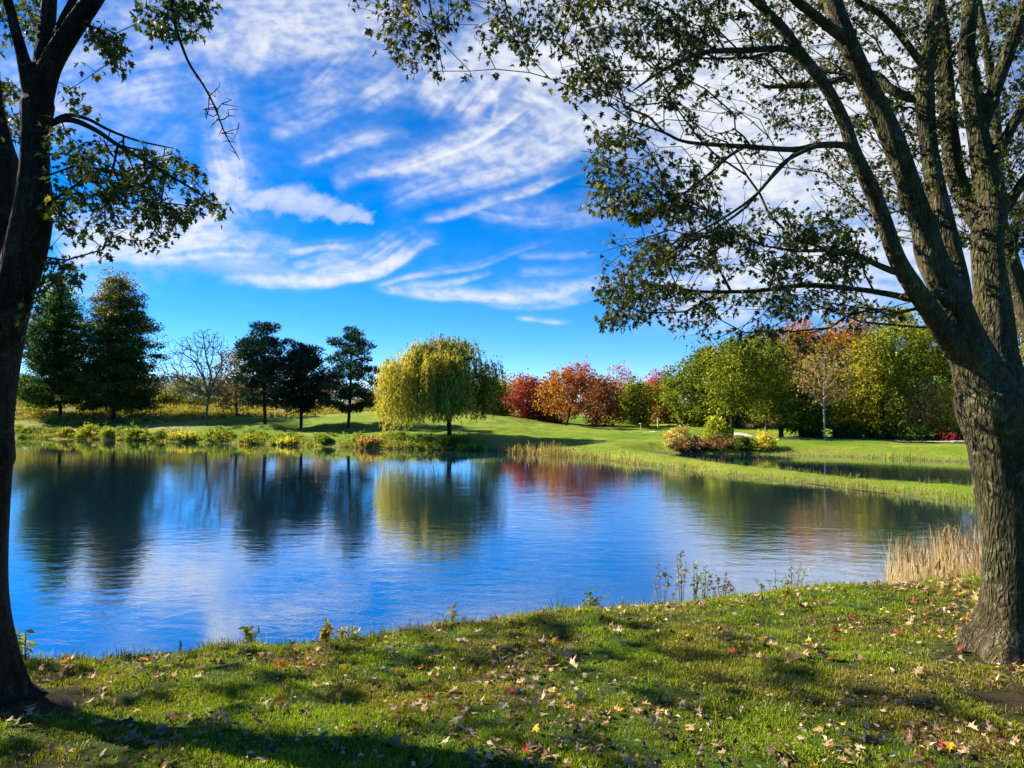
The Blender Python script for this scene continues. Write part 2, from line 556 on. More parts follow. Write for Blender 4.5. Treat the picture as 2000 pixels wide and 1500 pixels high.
# ------------------------------------------------------------------ cirrus on a sky dome; each streak is a curve in azimuth and elevation
def sky_clouds():
    az = np.radians(np.concatenate([np.arange(-74, -37, .5), np.arange(-37, 37, .13), np.arange(37, 74.01, .5)])); el = np.radians(np.concatenate([np.arange(-.5, 32, .13), np.arange(32, 78, .8)]))
    A, E = np.meshgrid(az, el)
    dx, dy, dz = np.sin(A) * np.cos(E), np.cos(A) * np.cos(E), np.sin(E)
    f = dy * math.cos(PITCH) + dz * math.sin(PITCH); v = -dy * math.sin(PITCH) + dz * math.cos(PITCH)
    f = np.maximum(f, .12)
    X = 1000 + F * dx / f; Y = 750 - F * v / f
    # streaks wander a little
    Xw = X + (fbm(X / 260, Y / 200, 2, 3) - .5) * 50; Yw = Y + (fbm(X / 230, Y / 200, 3, 8) - .5) * 34
    D = np.zeros(X.shape)

    def stroke(pts, wd, a, feather=.5, up=1.0):
        nonlocal D
        p = spline([(x, y, 0, 0) for x, y in pts], n=8)[:, :2] if len(pts) > 2 else np.array(pts, float)
        lo = p.min(0) - wd * 5; hi = p.max(0) + wd * 5
        m = (Xw > lo[0]) & (Xw < hi[0]) & (Yw > lo[1]) & (Yw < hi[1])
        if not m.any():
            return
        x = Xw[m]; y = Yw[m]
        best = np.full(x.shape, 1e9); tt = np.zeros(x.shape); sg = np.zeros(x.shape)
        n = len(p) - 1
        sl = np.hypot(*(p[1:] - p[:-1]).T); s0 = np.concatenate([[0], np.cumsum(sl)])
        for i in range(n):
            e = p[i + 1] - p[i]; L2 = e @ e
            t = np.clip(((x - p[i, 0]) * e[0] + (y - p[i, 1]) * e[1]) / L2, 0, 1)
            qx = x - p[i, 0] - t * e[0]; qy = y - p[i, 1] - t * e[1]
            d = np.hypot(qx, qy)
            k = d < best
            best[k] = d[k]; tt[k] = (s0[i] + t[k] * sl[i]); sg[k] = (qy * np.sign(e[0] + 1e-9))[k]
        arc = tt; tt = tt / s0[-1]
        # crisp lower side, soft upper side
        wl = np.where(sg > 0, wd * .5, wd * (.75 + feather * .9) * up)
        prof = np.exp(-(best / wl) ** 2)
        taper = sstep(0, .22, tt) * (1 - sstep(.72, 1, tt) * .85)
        sgn = np.where(sg > 0, best, -best)
        sd0 = int(p[0, 0] * 3 + p[0, 1] * 7) & 1023
        fib = .55 * fbm(arc / 230 + sgn / 60 + 3.3, sgn / max(9, wd * .32) + arc / 400, 2, sd0) + .45 * fbm(arc / 150 + sgn / 40, sgn / 9.0 + arc / 260, 2, sd0 + 9)
        cl = fbm(x / 130 + y / 300, y / 70, 4, sd0 + 5)
        D[m] += a * prof * taper * (.30 + 1.0 * sstep(.2, .8, fib)) * (.45 + 1.05 * sstep(.25, .75, cl))

    S = stroke
    S([(690, 332), (800, 318), (900, 288), (1000, 240), (1070, 200)], 12, 1.0)
    S([(700, 325), (820, 322), (920, 300), (1030, 270), (1150, 240)], 34, .5)
    S([(735, 415), (850, 380), (950, 358), (1050, 332), (1150, 285), (1240, 220)], 24, .95, .8)
    S([(820, 375), (930, 340), (1040, 300), (1150, 250)], 40, .35)
    S([(800, 440), (880, 427), (960, 396), (1010, 386), (1060, 366), (1140, 342)], 9, .6)
    S([(880, 410), (1000, 440), (1150, 430), (1300, 400)], 26, .22)
    S([(980, 130), (1080, 190), (1180, 240), (1300, 250), (1500, 240)], 110, 1.3)
    S([(900, 40), (1050, 70), (1200, 110), (1400, 130)], 150, 1.3)
    S([(820, 200), (900, 170), (1000, 90)], 60, .35)
    S([(1250, 330), (1450, 300), (1700, 250), (2000, 200)], 190, 1.5)
    S([(1250, 180), (1600, 100), (2000, 60)], 190, 1.5)
    S([(1300, 520), (1600, 480), (2100, 420)], 150, 1.2)
    S([(1180, 600), (1400, 585), (1700, 590), (2100, 600)], 80, .9)
    S([(330, 70), (480, 60), (640, 50), (800, 40)], 120, .6)
    S([(480, 170), (540, 90), (640, -30)], 44, .34); S([(600, 190), (680, 110), (790, 0)], 46, .36); S([(700, 215), (800, 150), (900, 60)], 40, .4)
    S([(700, 60), (800, 90), (880, 60)], 60, .3)
    S([(830, 235), (880, 170), (960, 90)], 34, .5); S([(890, 260), (950, 200), (1040, 120)], 34, .5)
    S([(955, 170), (972, 205), (960, 245)], 7, .4)
    S([(385, 120), (412, 210), (424, 290), (426, 380), (385, 445), (300, 490)], 36, .75)
    S([(100, 500), (200, 480), (300, 462), (420, 440)], 46, 1.1)
    S([(200, 470), (300, 495), (420, 495), (540, 500)], 32, 1.0)
    S([(0, 260), (120, 200), (260, 160), (400, 150)], 110, .6)
    S([(230, 360), (300, 300), (380, 230)], 70, .2)
    S([(0, 540), (140, 560), (300, 560)], 26, .3)
    S([(420, 545), (540, 548), (650, 548), (760, 528), (835, 482)], 15, .95)
    S([(560, 522), (640, 503), (725, 468)], 12, .5); S([(600, 540), (690, 515), (785, 462)], 18, .75); S([(650, 540), (740, 520), (800, 480)], 20, .6)
    S([(540, 490), (600, 485), (700, 470)], 12, .35); S([(500, 500), (545, 480), (558, 455)], 10, .3)
    S([(720, 553), (800, 582), (900, 592), (1000, 597), (1100, 592), (1190, 580)], 11, .75, .9)
    S([(950, 590), (1050, 578), (1130, 568), (1210, 555)], 13, .6, .9); S([(1000, 622), (1060, 626), (1120, 630)], 6, .5)
    S([(820, 545), (920, 527), (1000, 500), (1060, 480)], 8, .5); S([(780, 566), (880, 562), (950, 543)], 7, .5)
    S([(740, 556), (820, 548), (880, 540)], 6, .35); S([(1000, 512), (1080, 508), (1170, 503)], 7, .3); S([(1000, 545), (1100, 535), (1190, 525)], 8, .25)
    S([(515, 272), (600, 242), (690, 212)], 16, .4); S([(565, 322), (640, 297), (700, 276), (785, 264)], 14, .5); S([(500, 240), (600, 200), (720, 190)], 26, .16)
    S([(640, 360), (700, 330), (760, 322)], 22, .2)
    S([(360, 508), (470, 522), (575, 532)], 20, .34); S([(690, 736), (720, 730), (760, 735)], 9, .35)
    # general veil outside the photograph's frame
    px, py = dx / (dz + .12), dy / (dz + .12)
    veil = np.clip(fbm(px * .9 + py * .3, py * 2.4 - px * .8, 5, 77) - .48, 0, 1) * 1.5
    outm = np.clip(np.maximum(np.abs(X - 1000) / 1000 - 1, -Y / 750) * 3, 0, 1) * sstep(.1, .3, dz)
    sunny = dx * ts[0] + dy * ts[1] + dz * ts[2]
    D = (D + veil * outm) * (1 - sstep(.955, .985, sunny))
    # thin high texture everywhere above
    D = D + .10 * sstep(.08, .4, dz) * np.clip(fbm(X / 220, Y / 90, 4, 55) - .35, 0, 1) * 2
    D = D * (.55 + .95 * sstep(.2, .8, fbm(X / 26 + Y / 60, Y / 13 - X / 50, 4, 133))) * (.75 + .5 * fbm(X / 9, Y / 9, 2, 134))
    cirrus = 1 - np.exp(-1.2 * D)
    # small cumulus
    C = np.zeros(X.shape)
    Xc = X + (fbm(X / 34, Y / 34, 5, 91) - .5) * 46; Yc = Y + (fbm(X / 30, Y / 24, 5, 92) - .5) * 34
    for cx, cy, rx, ry in [(520, 388, 50, 27), (566, 388, 58, 37), (612, 400, 66, 33), (668, 414, 56, 20), (476, 374, 34, 17), (500, 402, 50, 18), (700, 420, 34, 12)]:
        C = np.maximum(C, 1 - ((Xc - cx) / rx) ** 2 - ((Yc - cy) / ry) ** 2)
    C = sstep(0, 1.1, C)
    dens = np.clip(np.maximum(cirrus, C * .66), 0, 1) * sstep(-.01, .02, dz)
    grey = C * sstep(380, 425, Y) * .35 + np.exp(-((X - 470) / 110) ** 2 - ((Y - 522) / 20) ** 2) * .45
    dens = np.maximum(dens, np.exp(-((X - 470) / 105) ** 2 - ((Y - 520 - (X - 470) * .09) / 17) ** 2) * .5)
    R = 9000.0
    mb = MB()
    nr, nc = X.shape
    i = np.arange(nr - 1)[:, None] * nc; j = np.arange(nc - 1)[None]
    fcs = np.stack([i + j, i + j + 1, i + nc + j + 1, i + nc + j], -1).reshape(-1, 4)
    mb.add(np.stack([dx * R, dy * R, dz * R], -1).reshape(-1, 3), fcs, np.stack([dens, grey, dens * 0], -1).reshape(-1, 3))
    m, nt, out = new_mat('cirrus')
    L = nt.links.new
    at = N(nt, 'Attribute', attribute_name='Col'); sp = N(nt, 'SeparateColor'); L(at.outputs['Color'], sp.inputs[0])
    tc = N(nt, 'TexCoord'); mp = N(nt, 'Mapping'); mp.inputs['Scale'].default_value = (.0022, .0022, .010); mp.inputs['Rotation'].default_value = (0, math.radians(17), 0)
    L(tc.outputs['Object'], mp.inputs[0])
    nz = N(nt, 'TexNoise', i_Scale=1.6, i_Detail=7.0, i_Roughness=.62, i_Distortion=.8); L(mp.outputs[0], nz.inputs['Vector'])
    rg = N(nt, 'MapRange'); L(nz.outputs[0], rg.inputs[0]); rg.inputs[1].default_value = .3; rg.inputs[2].default_value = .7; rg.inputs[3].default_value = .90; rg.inputs[4].default_value = 1.10
    mu = N(nt, 'Math', operation='MULTIPLY', use_clamp=True); L(sp.outputs[0], mu.inputs[0]); L(rg.outputs[0], mu.inputs[1])
    em = N(nt, 'Emission', i_Strength=.36); L(mixcol(nt, sp.outputs[1], (.93, .96, 1.0), (.50, .56, .72)), em.inputs[0])
    tr = N(nt, 'BsdfTransparent'); mx = N(nt, 'MixShader'); L(mu.outputs[0], mx.inputs[0]); L(tr.outputs[0], mx.inputs[1]); L(em.outputs[0], mx.inputs[2]); L(mx.outputs[0], out.inputs[0])
    o = mb.build('sky', m)
    tag(o, 'blue sky streaked with thin white cirrus clouds', None, None, 'structure')


sky_clouds()

# ------------------------------------------------------------------ ground: one sheet, fine near the camera
def axis(parts):
    out = []
    for a, b, s in parts:
        out.append(np.arange(a, b, s))
    return np.concatenate(out)


def growing(a, b, s0, k):
    v = [a]; s = s0
    while v[-1] < b:
        v.append(v[-1] + s); s *= k
    return np.array(v)


gx = np.concatenate([-growing(75, 4000, 1.5, 1.18)[::-1][:-1], axis([(-75, -7, .7), (-7, 9, .09), (9, 75, .7)]), growing(75, 4000, 1.5, 1.18)])
gy = np.concatenate([-growing(15, 400, 2, 1.4)[::-1][:-1], axis([(-15, 2, .6), (2, 12, .07), (12, 20, .2), (20, 125, .5)]), growing(125, 5000, 1.5, 1.15)])
GX, GY = np.meshgrid(gx, gy)
GZ = terrain(GX.ravel(), GY.ravel())
gxx, gyy = GX.ravel(), GY.ravel()
_wob = (fbm(gxx * .35, gyy * .35, 3, 5) - .5) * np.where(gyy < 22, .7, 1.6)
gsd = np.minimum(poly_sd(gxx, gyy, POND) + _wob, poly_sd(gxx, gyy, BACK) + _wob * .6)


def ramp3(t, cols):
    t = np.clip(t, 0, 1)[:, None]
    n = len(cols) - 1
    c = np.array(cols); i = np.minimum((t[:, 0] * n).astype(int), n - 1)
    f = t[:, 0] * n - i
    return c[i] * (1 - f[:, None]) + c[i + 1] * f[:, None]


def ground_colour(x, y, z, sdv):
    n1 = fbm(x * .10, y * .22, 5, 61); n2 = fbm(x * .9, y * .9, 4, 62)
    far = ramp3((n1 * .65 + n2 * .45 - .29) * 2.3, [(.085, .15, .008), (.13, .20, .010), (.20, .235, .025)])
    dry = np.array([.30, .235, .085]); straw = np.array([.26, .22, .06])
    # left bank is parched, the berm behind it is weedy
    k = sstep(-34, -44, x + (n2 - .5) * 12) * sstep(60, 70, y) * (1 - sstep(93, 97, y + (n2 - .5) * 6)) * .9
    far = far * (1 - k[:, None]) + dry * k[:, None]
    k = sstep(.35, .65, n2 + .15) * sstep(99, 103, y + x * .02) * sstep(-2, -12, x) * .9
    far = far * (1 - k[:, None]) + np.array([.20, .17, .055]) * k[:, None]
    k = sstep(118, 128, y); far = far * (1 - k[:, None]) + np.array([.22, .17, .08]) * k[:, None]
    k = sstep(.50, .75, n1) * .45 * sstep(80, 95, y) * sstep(0, 10, x); far = far * (1 - k[:, None]) + np.array([.25, .23, .07]) * k[:, None]
    # dead stalks and mud at the waterline
    k = (1 - sstep(.2, 1.8, sdv + (n2 - .5) * 1.5)) * .55; far = far * (1 - k[:, None]) + straw * k[:, None]
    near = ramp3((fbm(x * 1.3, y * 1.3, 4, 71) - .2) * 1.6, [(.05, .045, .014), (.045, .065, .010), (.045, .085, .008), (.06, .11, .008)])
    bare = np.zeros(len(x))
    for bx, by, br in [(P(1870, 1260, 5.3)[0], 5.35, .55), (P(80, 1480, 3.5)[0], 3.45, .35), (P(100, 1335, 4.5)[0], 4.45, .45), (P(1990, 1330, 4.6)[0], 4.5, .45)]:
        bare = np.maximum(bare, sstep(1.0, .35, np.hypot(x - bx, (y - by) * 1.2) / br + (n2 - .5) * 1.2))
    bare = bare * .7
    near = near * (1 - bare[:, None]) + np.array([.045, .028, .016]) * bare[:, None]
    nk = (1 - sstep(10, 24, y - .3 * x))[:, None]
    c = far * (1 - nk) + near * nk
    mud = (1 - sstep(-.05, .3, sdv))[:, None] * .85
    return c * (1 - mud) + np.array([.10, .085, .05]) * mud


mb = MB()
nr, nc = GX.shape
ii = np.arange(nr - 1)[:, None] * nc; jj = np.arange(nc - 1)[None]
mb.add(np.stack([gxx, gyy, GZ], -1), np.stack([ii + jj, ii + jj + 1, ii + nc + jj + 1, ii + nc + jj], -1).reshape(-1, 4), ground_colour(gxx, gyy, GZ, gsd))
m, nt, out = new_mat('ground')
L = nt.links.new
at = N(nt, 'Attribute', attribute_name='Col'); tc = N(nt, 'TexCoord')
n1 = N(nt, 'TexNoise', i_Scale=9.0, i_Detail=8.0, i_Roughness=.75); L(tc.outputs['Object'], n1.inputs['Vector'])
n2 = N(nt, 'TexNoise', i_Scale=1.3, i_Detail=6.0, i_Roughness=.7); L(tc.outputs['Object'], n2.inputs['Vector'])
c = mixcol(nt, .8, at.outputs['Color'], ramp(nt, n1.outputs[0], [(.32, (.5, .55, .5)), (.68, (1.45, 1.4, 1.5))]), 'MULTIPLY')
c = mixcol(nt, .6, c, ramp(nt, n2.outputs[0], [(.35, (.7, .78, .7)), (.65, (1.3, 1.2, 1.3))]), 'MULTIPLY')
p = N(nt, 'BsdfPrincipled', i_Roughness=.95); p.inputs['Specular IOR Level'].default_value = .1
L(c, p.inputs['Base Color'])
b = N(nt, 'Bump', i_Strength=.8, i_Distance=.05); L(n1.outputs[0], b.inputs['Height']); L(b.outputs[0], p.inputs['Normal']); L(p.outputs[0], out.inputs[0])
tag(mb.build('ground', m), 'mown grassy ground around the pond', None, None, 'structure')

# ------------------------------------------------------------------ water
m, nt, out = new_mat('pond_water')
L = nt.links.new
tc = N(nt, 'TexCoord')
rot = N(nt, 'Mapping'); rot.inputs['Rotation'].default_value = (0, 0, math.radians(12)); rot.inputs['Scale'].default_value = (.55, 1, 1); L(tc.outputs['Object'], rot.inputs[0])
r1 = N(nt, 'TexNoise', i_Scale=2.6, i_Detail=4.0, i_Roughness=.6, i_Distortion=.5); L(rot.outputs[0], r1.inputs['Vector'])
r2 = N(nt, 'TexNoise', i_Scale=.8, i_Detail=2.0); L(rot.outputs[0], r2.inputs['Vector'])
pa = N(nt, 'TexNoise', i_Scale=.055, i_Detail=3.0, i_Roughness=.6); L(tc.outputs['Object'], pa.inputs['Vector'])
sy = N(nt, 'SeparateXYZ'); L(tc.outputs['Object'], sy.inputs[0])
calm = N(nt, 'MapRange'); L(sy.outputs[1], calm.inputs[0])
for k, vv in ((1, 24), (2, 62), (3, 1.0), (4, .22)): calm.inputs[k].default_value = vv
pr = N(nt, 'MapRange'); L(pa.outputs[0], pr.inputs[0])
for k, vv in ((1, .36), (2, .62), (3, .45), (4, 1.25)): pr.inputs[k].default_value = vv
am = N(nt, 'Math', operation='MULTIPLY'); L(calm.outputs[0], am.inputs[0]); L(pr.outputs[0], am.inputs[1])
h = N(nt, 'Math', operation='MULTIPLY_ADD'); L(r2.outputs[0], h.inputs[0]); h.inputs[1].default_value = 1.0; L(r1.outputs[0], h.inputs[2])
hh = N(nt, 'Math', operation='MULTIPLY'); L(h.outputs[0], hh.inputs[0]); L(am.outputs[0], hh.inputs[1])
b = N(nt, 'Bump', i_Strength=1.0, i_Distance=.0092); L(hh.outputs[0], b.inputs['Height'])
fr = N(nt, 'Fresnel', i_IOR=1.333); L(b.outputs[0], fr.inputs['Normal'])
pw = N(nt, 'Math', operation='POWER', use_clamp=True); L(fr.outputs[0], pw.inputs[0]); pw.inputs[1].default_value = .24
gl = N(nt, 'BsdfGlossy', i_Roughness=.03); gl.inputs['Color'].default_value = (.93, .97, 1, 1); L(b.outputs[0], gl.inputs['Normal'])
df = N(nt, 'BsdfDiffuse'); df.inputs[0].default_value = (.008, .036, .060, 1)
mx = N(nt, 'MixShader'); L(pw.outputs[0], mx.inputs[0]); L(df.outputs[0], mx.inputs[1]); L(gl.outputs[0], mx.inputs[2]); L(mx.outputs[0], out.inputs[0])
for nm, lo, hi, lab in (('pond', (-130, -20), (31, 95), 'wide pond with rippled blue reflections'), ('back_pond', (10, 22), (66, 63), 'narrow pond behind the grass strip')):
    mb = MB()
    if nm == 'pond':                                     # the two sheets meet along the middle of the grass strip
        poly = [(-130, -20), (33, -20), (33, 24.5), (26.5, 26.5), (20.4, 30.6), (16.6, 33.2), (13.7, 40), (11.2, 47.5), (10.4, 54), (8, 66), (8, 97), (-130, 97)]
    else:
        poly = [(33, 24.7), (26.7, 26.7), (20.6, 30.8), (16.8, 33.4), (13.9, 40.2), (11.4, 47.6), (10.6, 54.2), (9.6, 62.5), (66, 62.5), (66, 20)]
    vv = np.array([(x, y, WATER) for x, y in poly])
    mb.add(vv, np.array([list(range(len(vv)))]))
    o = mb.build(nm if nm == 'pond' else 'water', m, smooth=False); tag(o, lab, None, None, 'structure')
    if o.data.polygons[0].normal.z < 0: o.data.flip_normals()

# gravel path on the far lawn, following the ground
def ribbon(name, pts, wid, mat, lab, lift=.05):
    c = spline([(x, y, 0, 0) for x, y in pts], step=.6)[:, :2]
    t = np.gradient(c, axis=0); t /= np.linalg.norm(t, axis=1)[:, None]
    nrm = np.stack([-t[:, 1], t[:, 0]], 1)
    k = 5
    off = np.linspace(-.5, .5, k)
    q = c[:, None] + nrm[:, None] * off[None, :, None] * wid
    z = terrain(q[..., 0].ravel(), q[..., 1].ravel()) + lift
    mb = MB(); n = len(c)
    i = np.arange(n - 1)[:, None] * k; j = np.arange(k - 1)[None]
    mb.add(np.column_stack([q[..., 0].ravel(), q[..., 1].ravel(), z]), np.stack([i + j, i + j + 1, i + k + j + 1, i + k + j], -1).reshape(-1, 4))
    return tag(mb.build(name, mat), lab, None, None, 'structure')


ribbon('path', [P(px, py, Y)[:2] for px, py, Y in [(1390, 838, 84), (1432, 848, 77), (1470, 855, 71), (1540, 859, 68.5), (1640, 862, 67), (1760, 865, 65.5), (1890, 868, 64), (2100, 876, 60)]], 1.5, M['path'], 'pale gravel path curving below the trees')
ribbon('sand_patch', [P(px, py, Y)[:2] for px, py, Y in [(1222, 847, 79), (1250, 847, 78), (1280, 847, 78)]], 1.6, M['sand'], 'pale sandy strip on the far lawn')

# ------------------------------------------------------------------ background trees and shrubs
G_DK = (.020, .050, .010); G_MD = (.060, .115, .010); G_LT = (.11, .17, .014); G_YL = (.20, .22, .016); OLV = (.13, .11, .02)
RUST = (.17, .07, .024); REDL = (.22, .05, .024); CRIM = (.19, .04, .045); ORNG = (.34, .135, .015); YELO = (.42, .33, .025); BRWN = (.13, .08, .035)
PINK = (.26, .11, .17); TAN = (.30, .22, .11); GREY = (.16, .15, .13); PINE = (.010, .032, .016); PINE2 = (.022, .058, .022); GOLD = (.36, .31, .04)


def interp_outline(ol, py):
    a = np.array(ol, float)
    return np.interp(py, a[:, 0], a[:, 1]), np.interp(py, a[:, 0], a[:, 2])


def crown_points(ol, Y, n, mind, depth=.85, shell=.55):
    """clump centres inside a crown whose silhouette rows are (py, x left, x right) in photo pixels at depth Y"""
    a = np.array(ol, float)
    m = Y / F
    out = []
    tries = 0
    lo, hi = a[0, 0], a[-1, 0]
    W = (a[:, 2] - a[:, 1]).max()
    while len(out) < n and tries < n * 60:
        tries += 1
        py = random.uniform(lo, hi)
        l, r = interp_outline(ol, py)
        if random.random() > (r - l) / W + .05:
            continue
        th = random.uniform(0, TAU); q = random.random() ** shell
        cx, hw = (l + r) / 2, (r - l) / 2
        hw *= 1.08 * (.72 + .56 * _hash(np.int64(int(py / (7 + .02 * W))), np.int64(int(th / TAU * 9)), int(lo * 7)))
        dx = math.cos(th) * q * hw; dyy = math.sin(th) * q * hw * depth * m
        p = P(cx + dx, py, Y)
        p = np.array([p[0], Y + dyy, p[2]])
        if out and min(np.sum((np.array(out) - p) ** 2, 1)) < mind * mind:
            if tries < n * 40:
                continue
        out.append(p)
    return np.array(out)


def clump_leaves(centres, per, rad, squash=.75, follow=None):
    n = len(centres)
    k = RNG.poisson(per, n) if np.isscalar(per) else per
    idx = np.repeat(np.arange(n), k)
    off = RNG.normal(0, 1, (len(idx), 3)); off /= np.linalg.norm(off, axis=1)[:, None]
    off *= (RNG.random((len(idx), 1)) ** .45) * rad * np.exp(RNG.normal(-.04, .28, (n, 1)))[idx] * np.exp(RNG.normal(0, .15, (len(idx), 1)))
    off[:, 2] *= squash
    return centres[idx] + off, idx, off


def bg_tree(name, label, base_px, Y, ol, pal, cat='tree', group=None, n=70, per=95, rad=.9, leaf=.26, trunk_r=.22, bark='bark_brown', depth=.85, lean=0,
            top_pal=None, mind=.7, squash=.75, style='leaf', fork=.35, mat='tree_leaf', sparse=1.0, val=.28, west=None, x_base=None):
    bx = P(base_px, 800, Y)[0]
    zg = gz(bx, Y)
    base = np.array([bx, Y, zg - .15])
    top = P((ol[0][1] + ol[0][2]) / 2 + lean, ol[0][0], Y)
    H = top[2] - zg
    t = thing(name, label, cat, (bx, Y, zg), group)
    cen = crown_points(ol, Y, n, mind, depth)
    sk = Skeleton()
    c0 = P((ol[-1][1] + ol[-1][2]) / 2, ol[-1][0], Y)
    hk = H * .86 if style in ('fir', 'pine') else H * (.45 + fork * .5)
    tr = []
    for q in np.linspace(0, 1, 12):
        x = bx + (top[0] - bx) * q * (hk / H) + math.sin(q * 5 + bx) * .012 * H * q
        flare = 1 + .7 * math.exp(-q * 22)
        tr.append((x, Y + math.cos(q * 4 + bx) * .01 * H * q, base[2] + (hk + .15) * q, trunk_r * flare * (1 - q * .8)))
    ids = sk.limb(tr)
    low = min(cen[:, 2].min(), P(0, ol[-1][0], Y)[2]) - zg
    blk = [i for i in ids if tr[i][2] - zg < max(.5, low * .9)]
    sk.grow(cen, alpha=.25 if style in ('fir', 'pine') else .55, step=max(.5, H * .07), sag=-.05 if style == 'fir' else .10, jitter=.06, block=blk)
    sk.finish(tip_r=.018, expo=.45, rmax=trunk_r * .7)
    mb = MB(); sk.tubes(mb, sides=lambda r: 4 if r < .04 else 6 if r < .1 else 10)
    mb.build('trunk', M[bark], t)
    mb = MB()
    if per > 0:
        if style == 'pine':
            pos, idx, off = clump_leaves(cen, per, rad, .45)
            d = off / (np.linalg.norm(off, axis=1)[:, None] + 1e-6) + np.array([0, 0, .45])
            cols = palette(len(pos), pal, val) * 1.6
            quads(mb, pos, frames(len(pos), d, .35), leaf * .34, leaf * RNG.uniform(.8, 1.5, len(pos)), cols, .1)
        else:
            pos, idx, off = clump_leaves(cen, per * sparse, rad, squash)
            clv = np.exp(RNG.normal(0, .16, (len(cen), 1)))
            cols = palette(len(pos), pal, val) * clv[idx]
            h = (pos[:, 2] - zg) / H
            if top_pal is not None:
                k = RNG.random(len(pos)) < np.clip((h - top_pal[0]) / (top_pal[1] - top_pal[0]), 0, 1) * top_pal[3]
                cols[k] = palette(int(k.sum()), top_pal[2], val)
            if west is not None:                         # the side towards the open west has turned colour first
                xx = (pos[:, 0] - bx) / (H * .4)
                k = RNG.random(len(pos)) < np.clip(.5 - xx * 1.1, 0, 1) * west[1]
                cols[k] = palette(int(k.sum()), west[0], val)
            cols = np.clip(cols * (np.array([2.1, 2.2, 1.7]) if style == 'fir' else np.array([1.75, 1.42, 1.2])), 0, .85)
            d = off / (np.linalg.norm(off, axis=1)[:, None] + 1e-6) + (np.array([0, 0, -.35]) if style == 'fir' else np.array([0, 0, -.1]))
            s = leaf * RNG.uniform(.45, 1.3, len(pos))
            quads(mb, pos, frames(len(pos), d, .6), s * (.42 if style == 'fir' else .8), s * 1.15, cols)
        mb.build('crown', M['needle'] if style == 'pine' else M[mat], t)
    return t


# --- the two tall conical trees
bg_tree('conical_tree', 'dark green conical tree standing beside the taller rusty topped one', 118, 100, [(538, 112, 120), (570, 100, 134), (610, 82, 148), (650, 66, 158), (700, 54, 168), (745, 46, 174), (778, 46, 172), (790, 72, 150)],
        [(*G_DK, 5), (.014, .036, .012, 5), (*G_MD, 1)], n=330, per=160, rad=1.4, leaf=.34, trunk_r=.32, style='fir', mind=.65, squash=.34, top_pal=(.55, .95, [(*G_MD, 3), (*G_LT, 2)], .7))
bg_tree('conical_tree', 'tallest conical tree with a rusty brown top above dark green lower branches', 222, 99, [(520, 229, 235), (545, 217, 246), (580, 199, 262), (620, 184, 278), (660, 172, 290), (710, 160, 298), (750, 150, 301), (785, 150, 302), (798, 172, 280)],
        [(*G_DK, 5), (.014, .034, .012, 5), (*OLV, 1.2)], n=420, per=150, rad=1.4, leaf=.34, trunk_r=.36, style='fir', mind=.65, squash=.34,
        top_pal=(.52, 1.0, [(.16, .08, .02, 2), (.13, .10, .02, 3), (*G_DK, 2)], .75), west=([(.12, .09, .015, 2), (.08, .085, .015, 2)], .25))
# --- pines
PG = 'dark pines on the far bank'
bg_tree('pine_tree', 'broad dark pine with a rounded full top beside the olive tree', 518, 84, [(636, 500, 528), (650, 484, 548), (672, 468, 560), (700, 464, 563), (735, 470, 562), (765, 476, 560), (790, 484, 548)],
        [(*PINE, 4), (*PINE2, 2)], group=PG, n=85, per=190, rad=.95, leaf=.36, trunk_r=.26, style='pine', mind=.75)
bg_tree('pine_tree', 'shorter almost black pine between two other pines', 588, 84, [(664, 583, 600), (684, 568, 618), (710, 556, 628), (745, 551, 632), (780, 556, 630), (802, 572, 612)],
        [(.007, .022, .014, 4), (*PINE, 3)], group=PG, n=72, per=190, rad=.9, leaf=.36, trunk_r=.26, style='pine', mind=.75)
bg_tree('pine_tree', 'tall airy pine with layered branches next to the willow', 680, 82, [(640, 684, 700), (655, 656, 716), (680, 652, 728), (705, 645, 724), (735, 640, 744), (760, 640, 738), (785, 642, 742), (804, 655, 722)],
        [(*PINE, 4), (*PINE2, 3)], group=PG, n=64, per=200, rad=.8, leaf=.34, trunk_r=.24, style='pine', mind=.9)
# --- bare tree
bt_Y = 88
bt_x = P(402, 800, bt_Y)[0]; bt_z = gz(bt_x, bt_Y)
t = thing('bare_tree', 'leafless pale grey tree with a wide spreading crown of fine twigs', 'tree', (bt_x, bt_Y, bt_z))
sk = Skeleton()
sk.limb([(*P(402, 834, bt_Y), .34), (*P(403, 815, bt_Y), .23), (*P(405, 790, bt_Y), .2), (*P(407, 775, bt_Y), .18)])
for pts in ([(405, 782), (385, 755), (350, 738), (325, 735)], [(407, 776), (398, 740), (375, 705), (352, 690)], [(407, 776), (410, 735), (405, 695), (402, 660)], [(407, 776), (420, 745), (435, 715), (440, 690)]):
    k0 = sk.nearest(P(*pts[0], bt_Y)); n_ = len(pts)
    sk.limb([(*(P(a, b_, bt_Y) + np.array([0, random.uniform(-1.6, 1.6) * i / n_, 0])), .13 * (1 - .75 * i / n_)) for i, (a, b_) in enumerate(pts) if i], start=k0)
ol = [(643, 392, 420), (655, 365, 440), (675, 335, 452), (700, 315, 456), (730, 308, 456), (755, 312, 450), (772, 335, 436)]
sk.grow(crown_points(ol, bt_Y, 1150, .2, .9, .4), alpha=.42, step=.45, sag=.05, jitter=.1)
sk.finish(tip_r=.024, expo=.32, rmax=.14)
mb = MB(); sk.tubes(mb, sides=lambda r: 3 if r < .03 else 5 if r < .1 else 9)
mb.build('trunk', M['bark_grey'], t)
bg_tree('olive_tree', 'thin olive brown tree half hidden behind the broad pine', 462, 97, [(682, 446, 474), (705, 432, 492), (740, 425, 500), (770, 424, 500), (795, 432, 492)], [(*OLV, 3), (*BRWN, 2), (.10, .12, .03, 2)], n=60, per=70, rad=1.1, leaf=.26, trunk_r=.2)

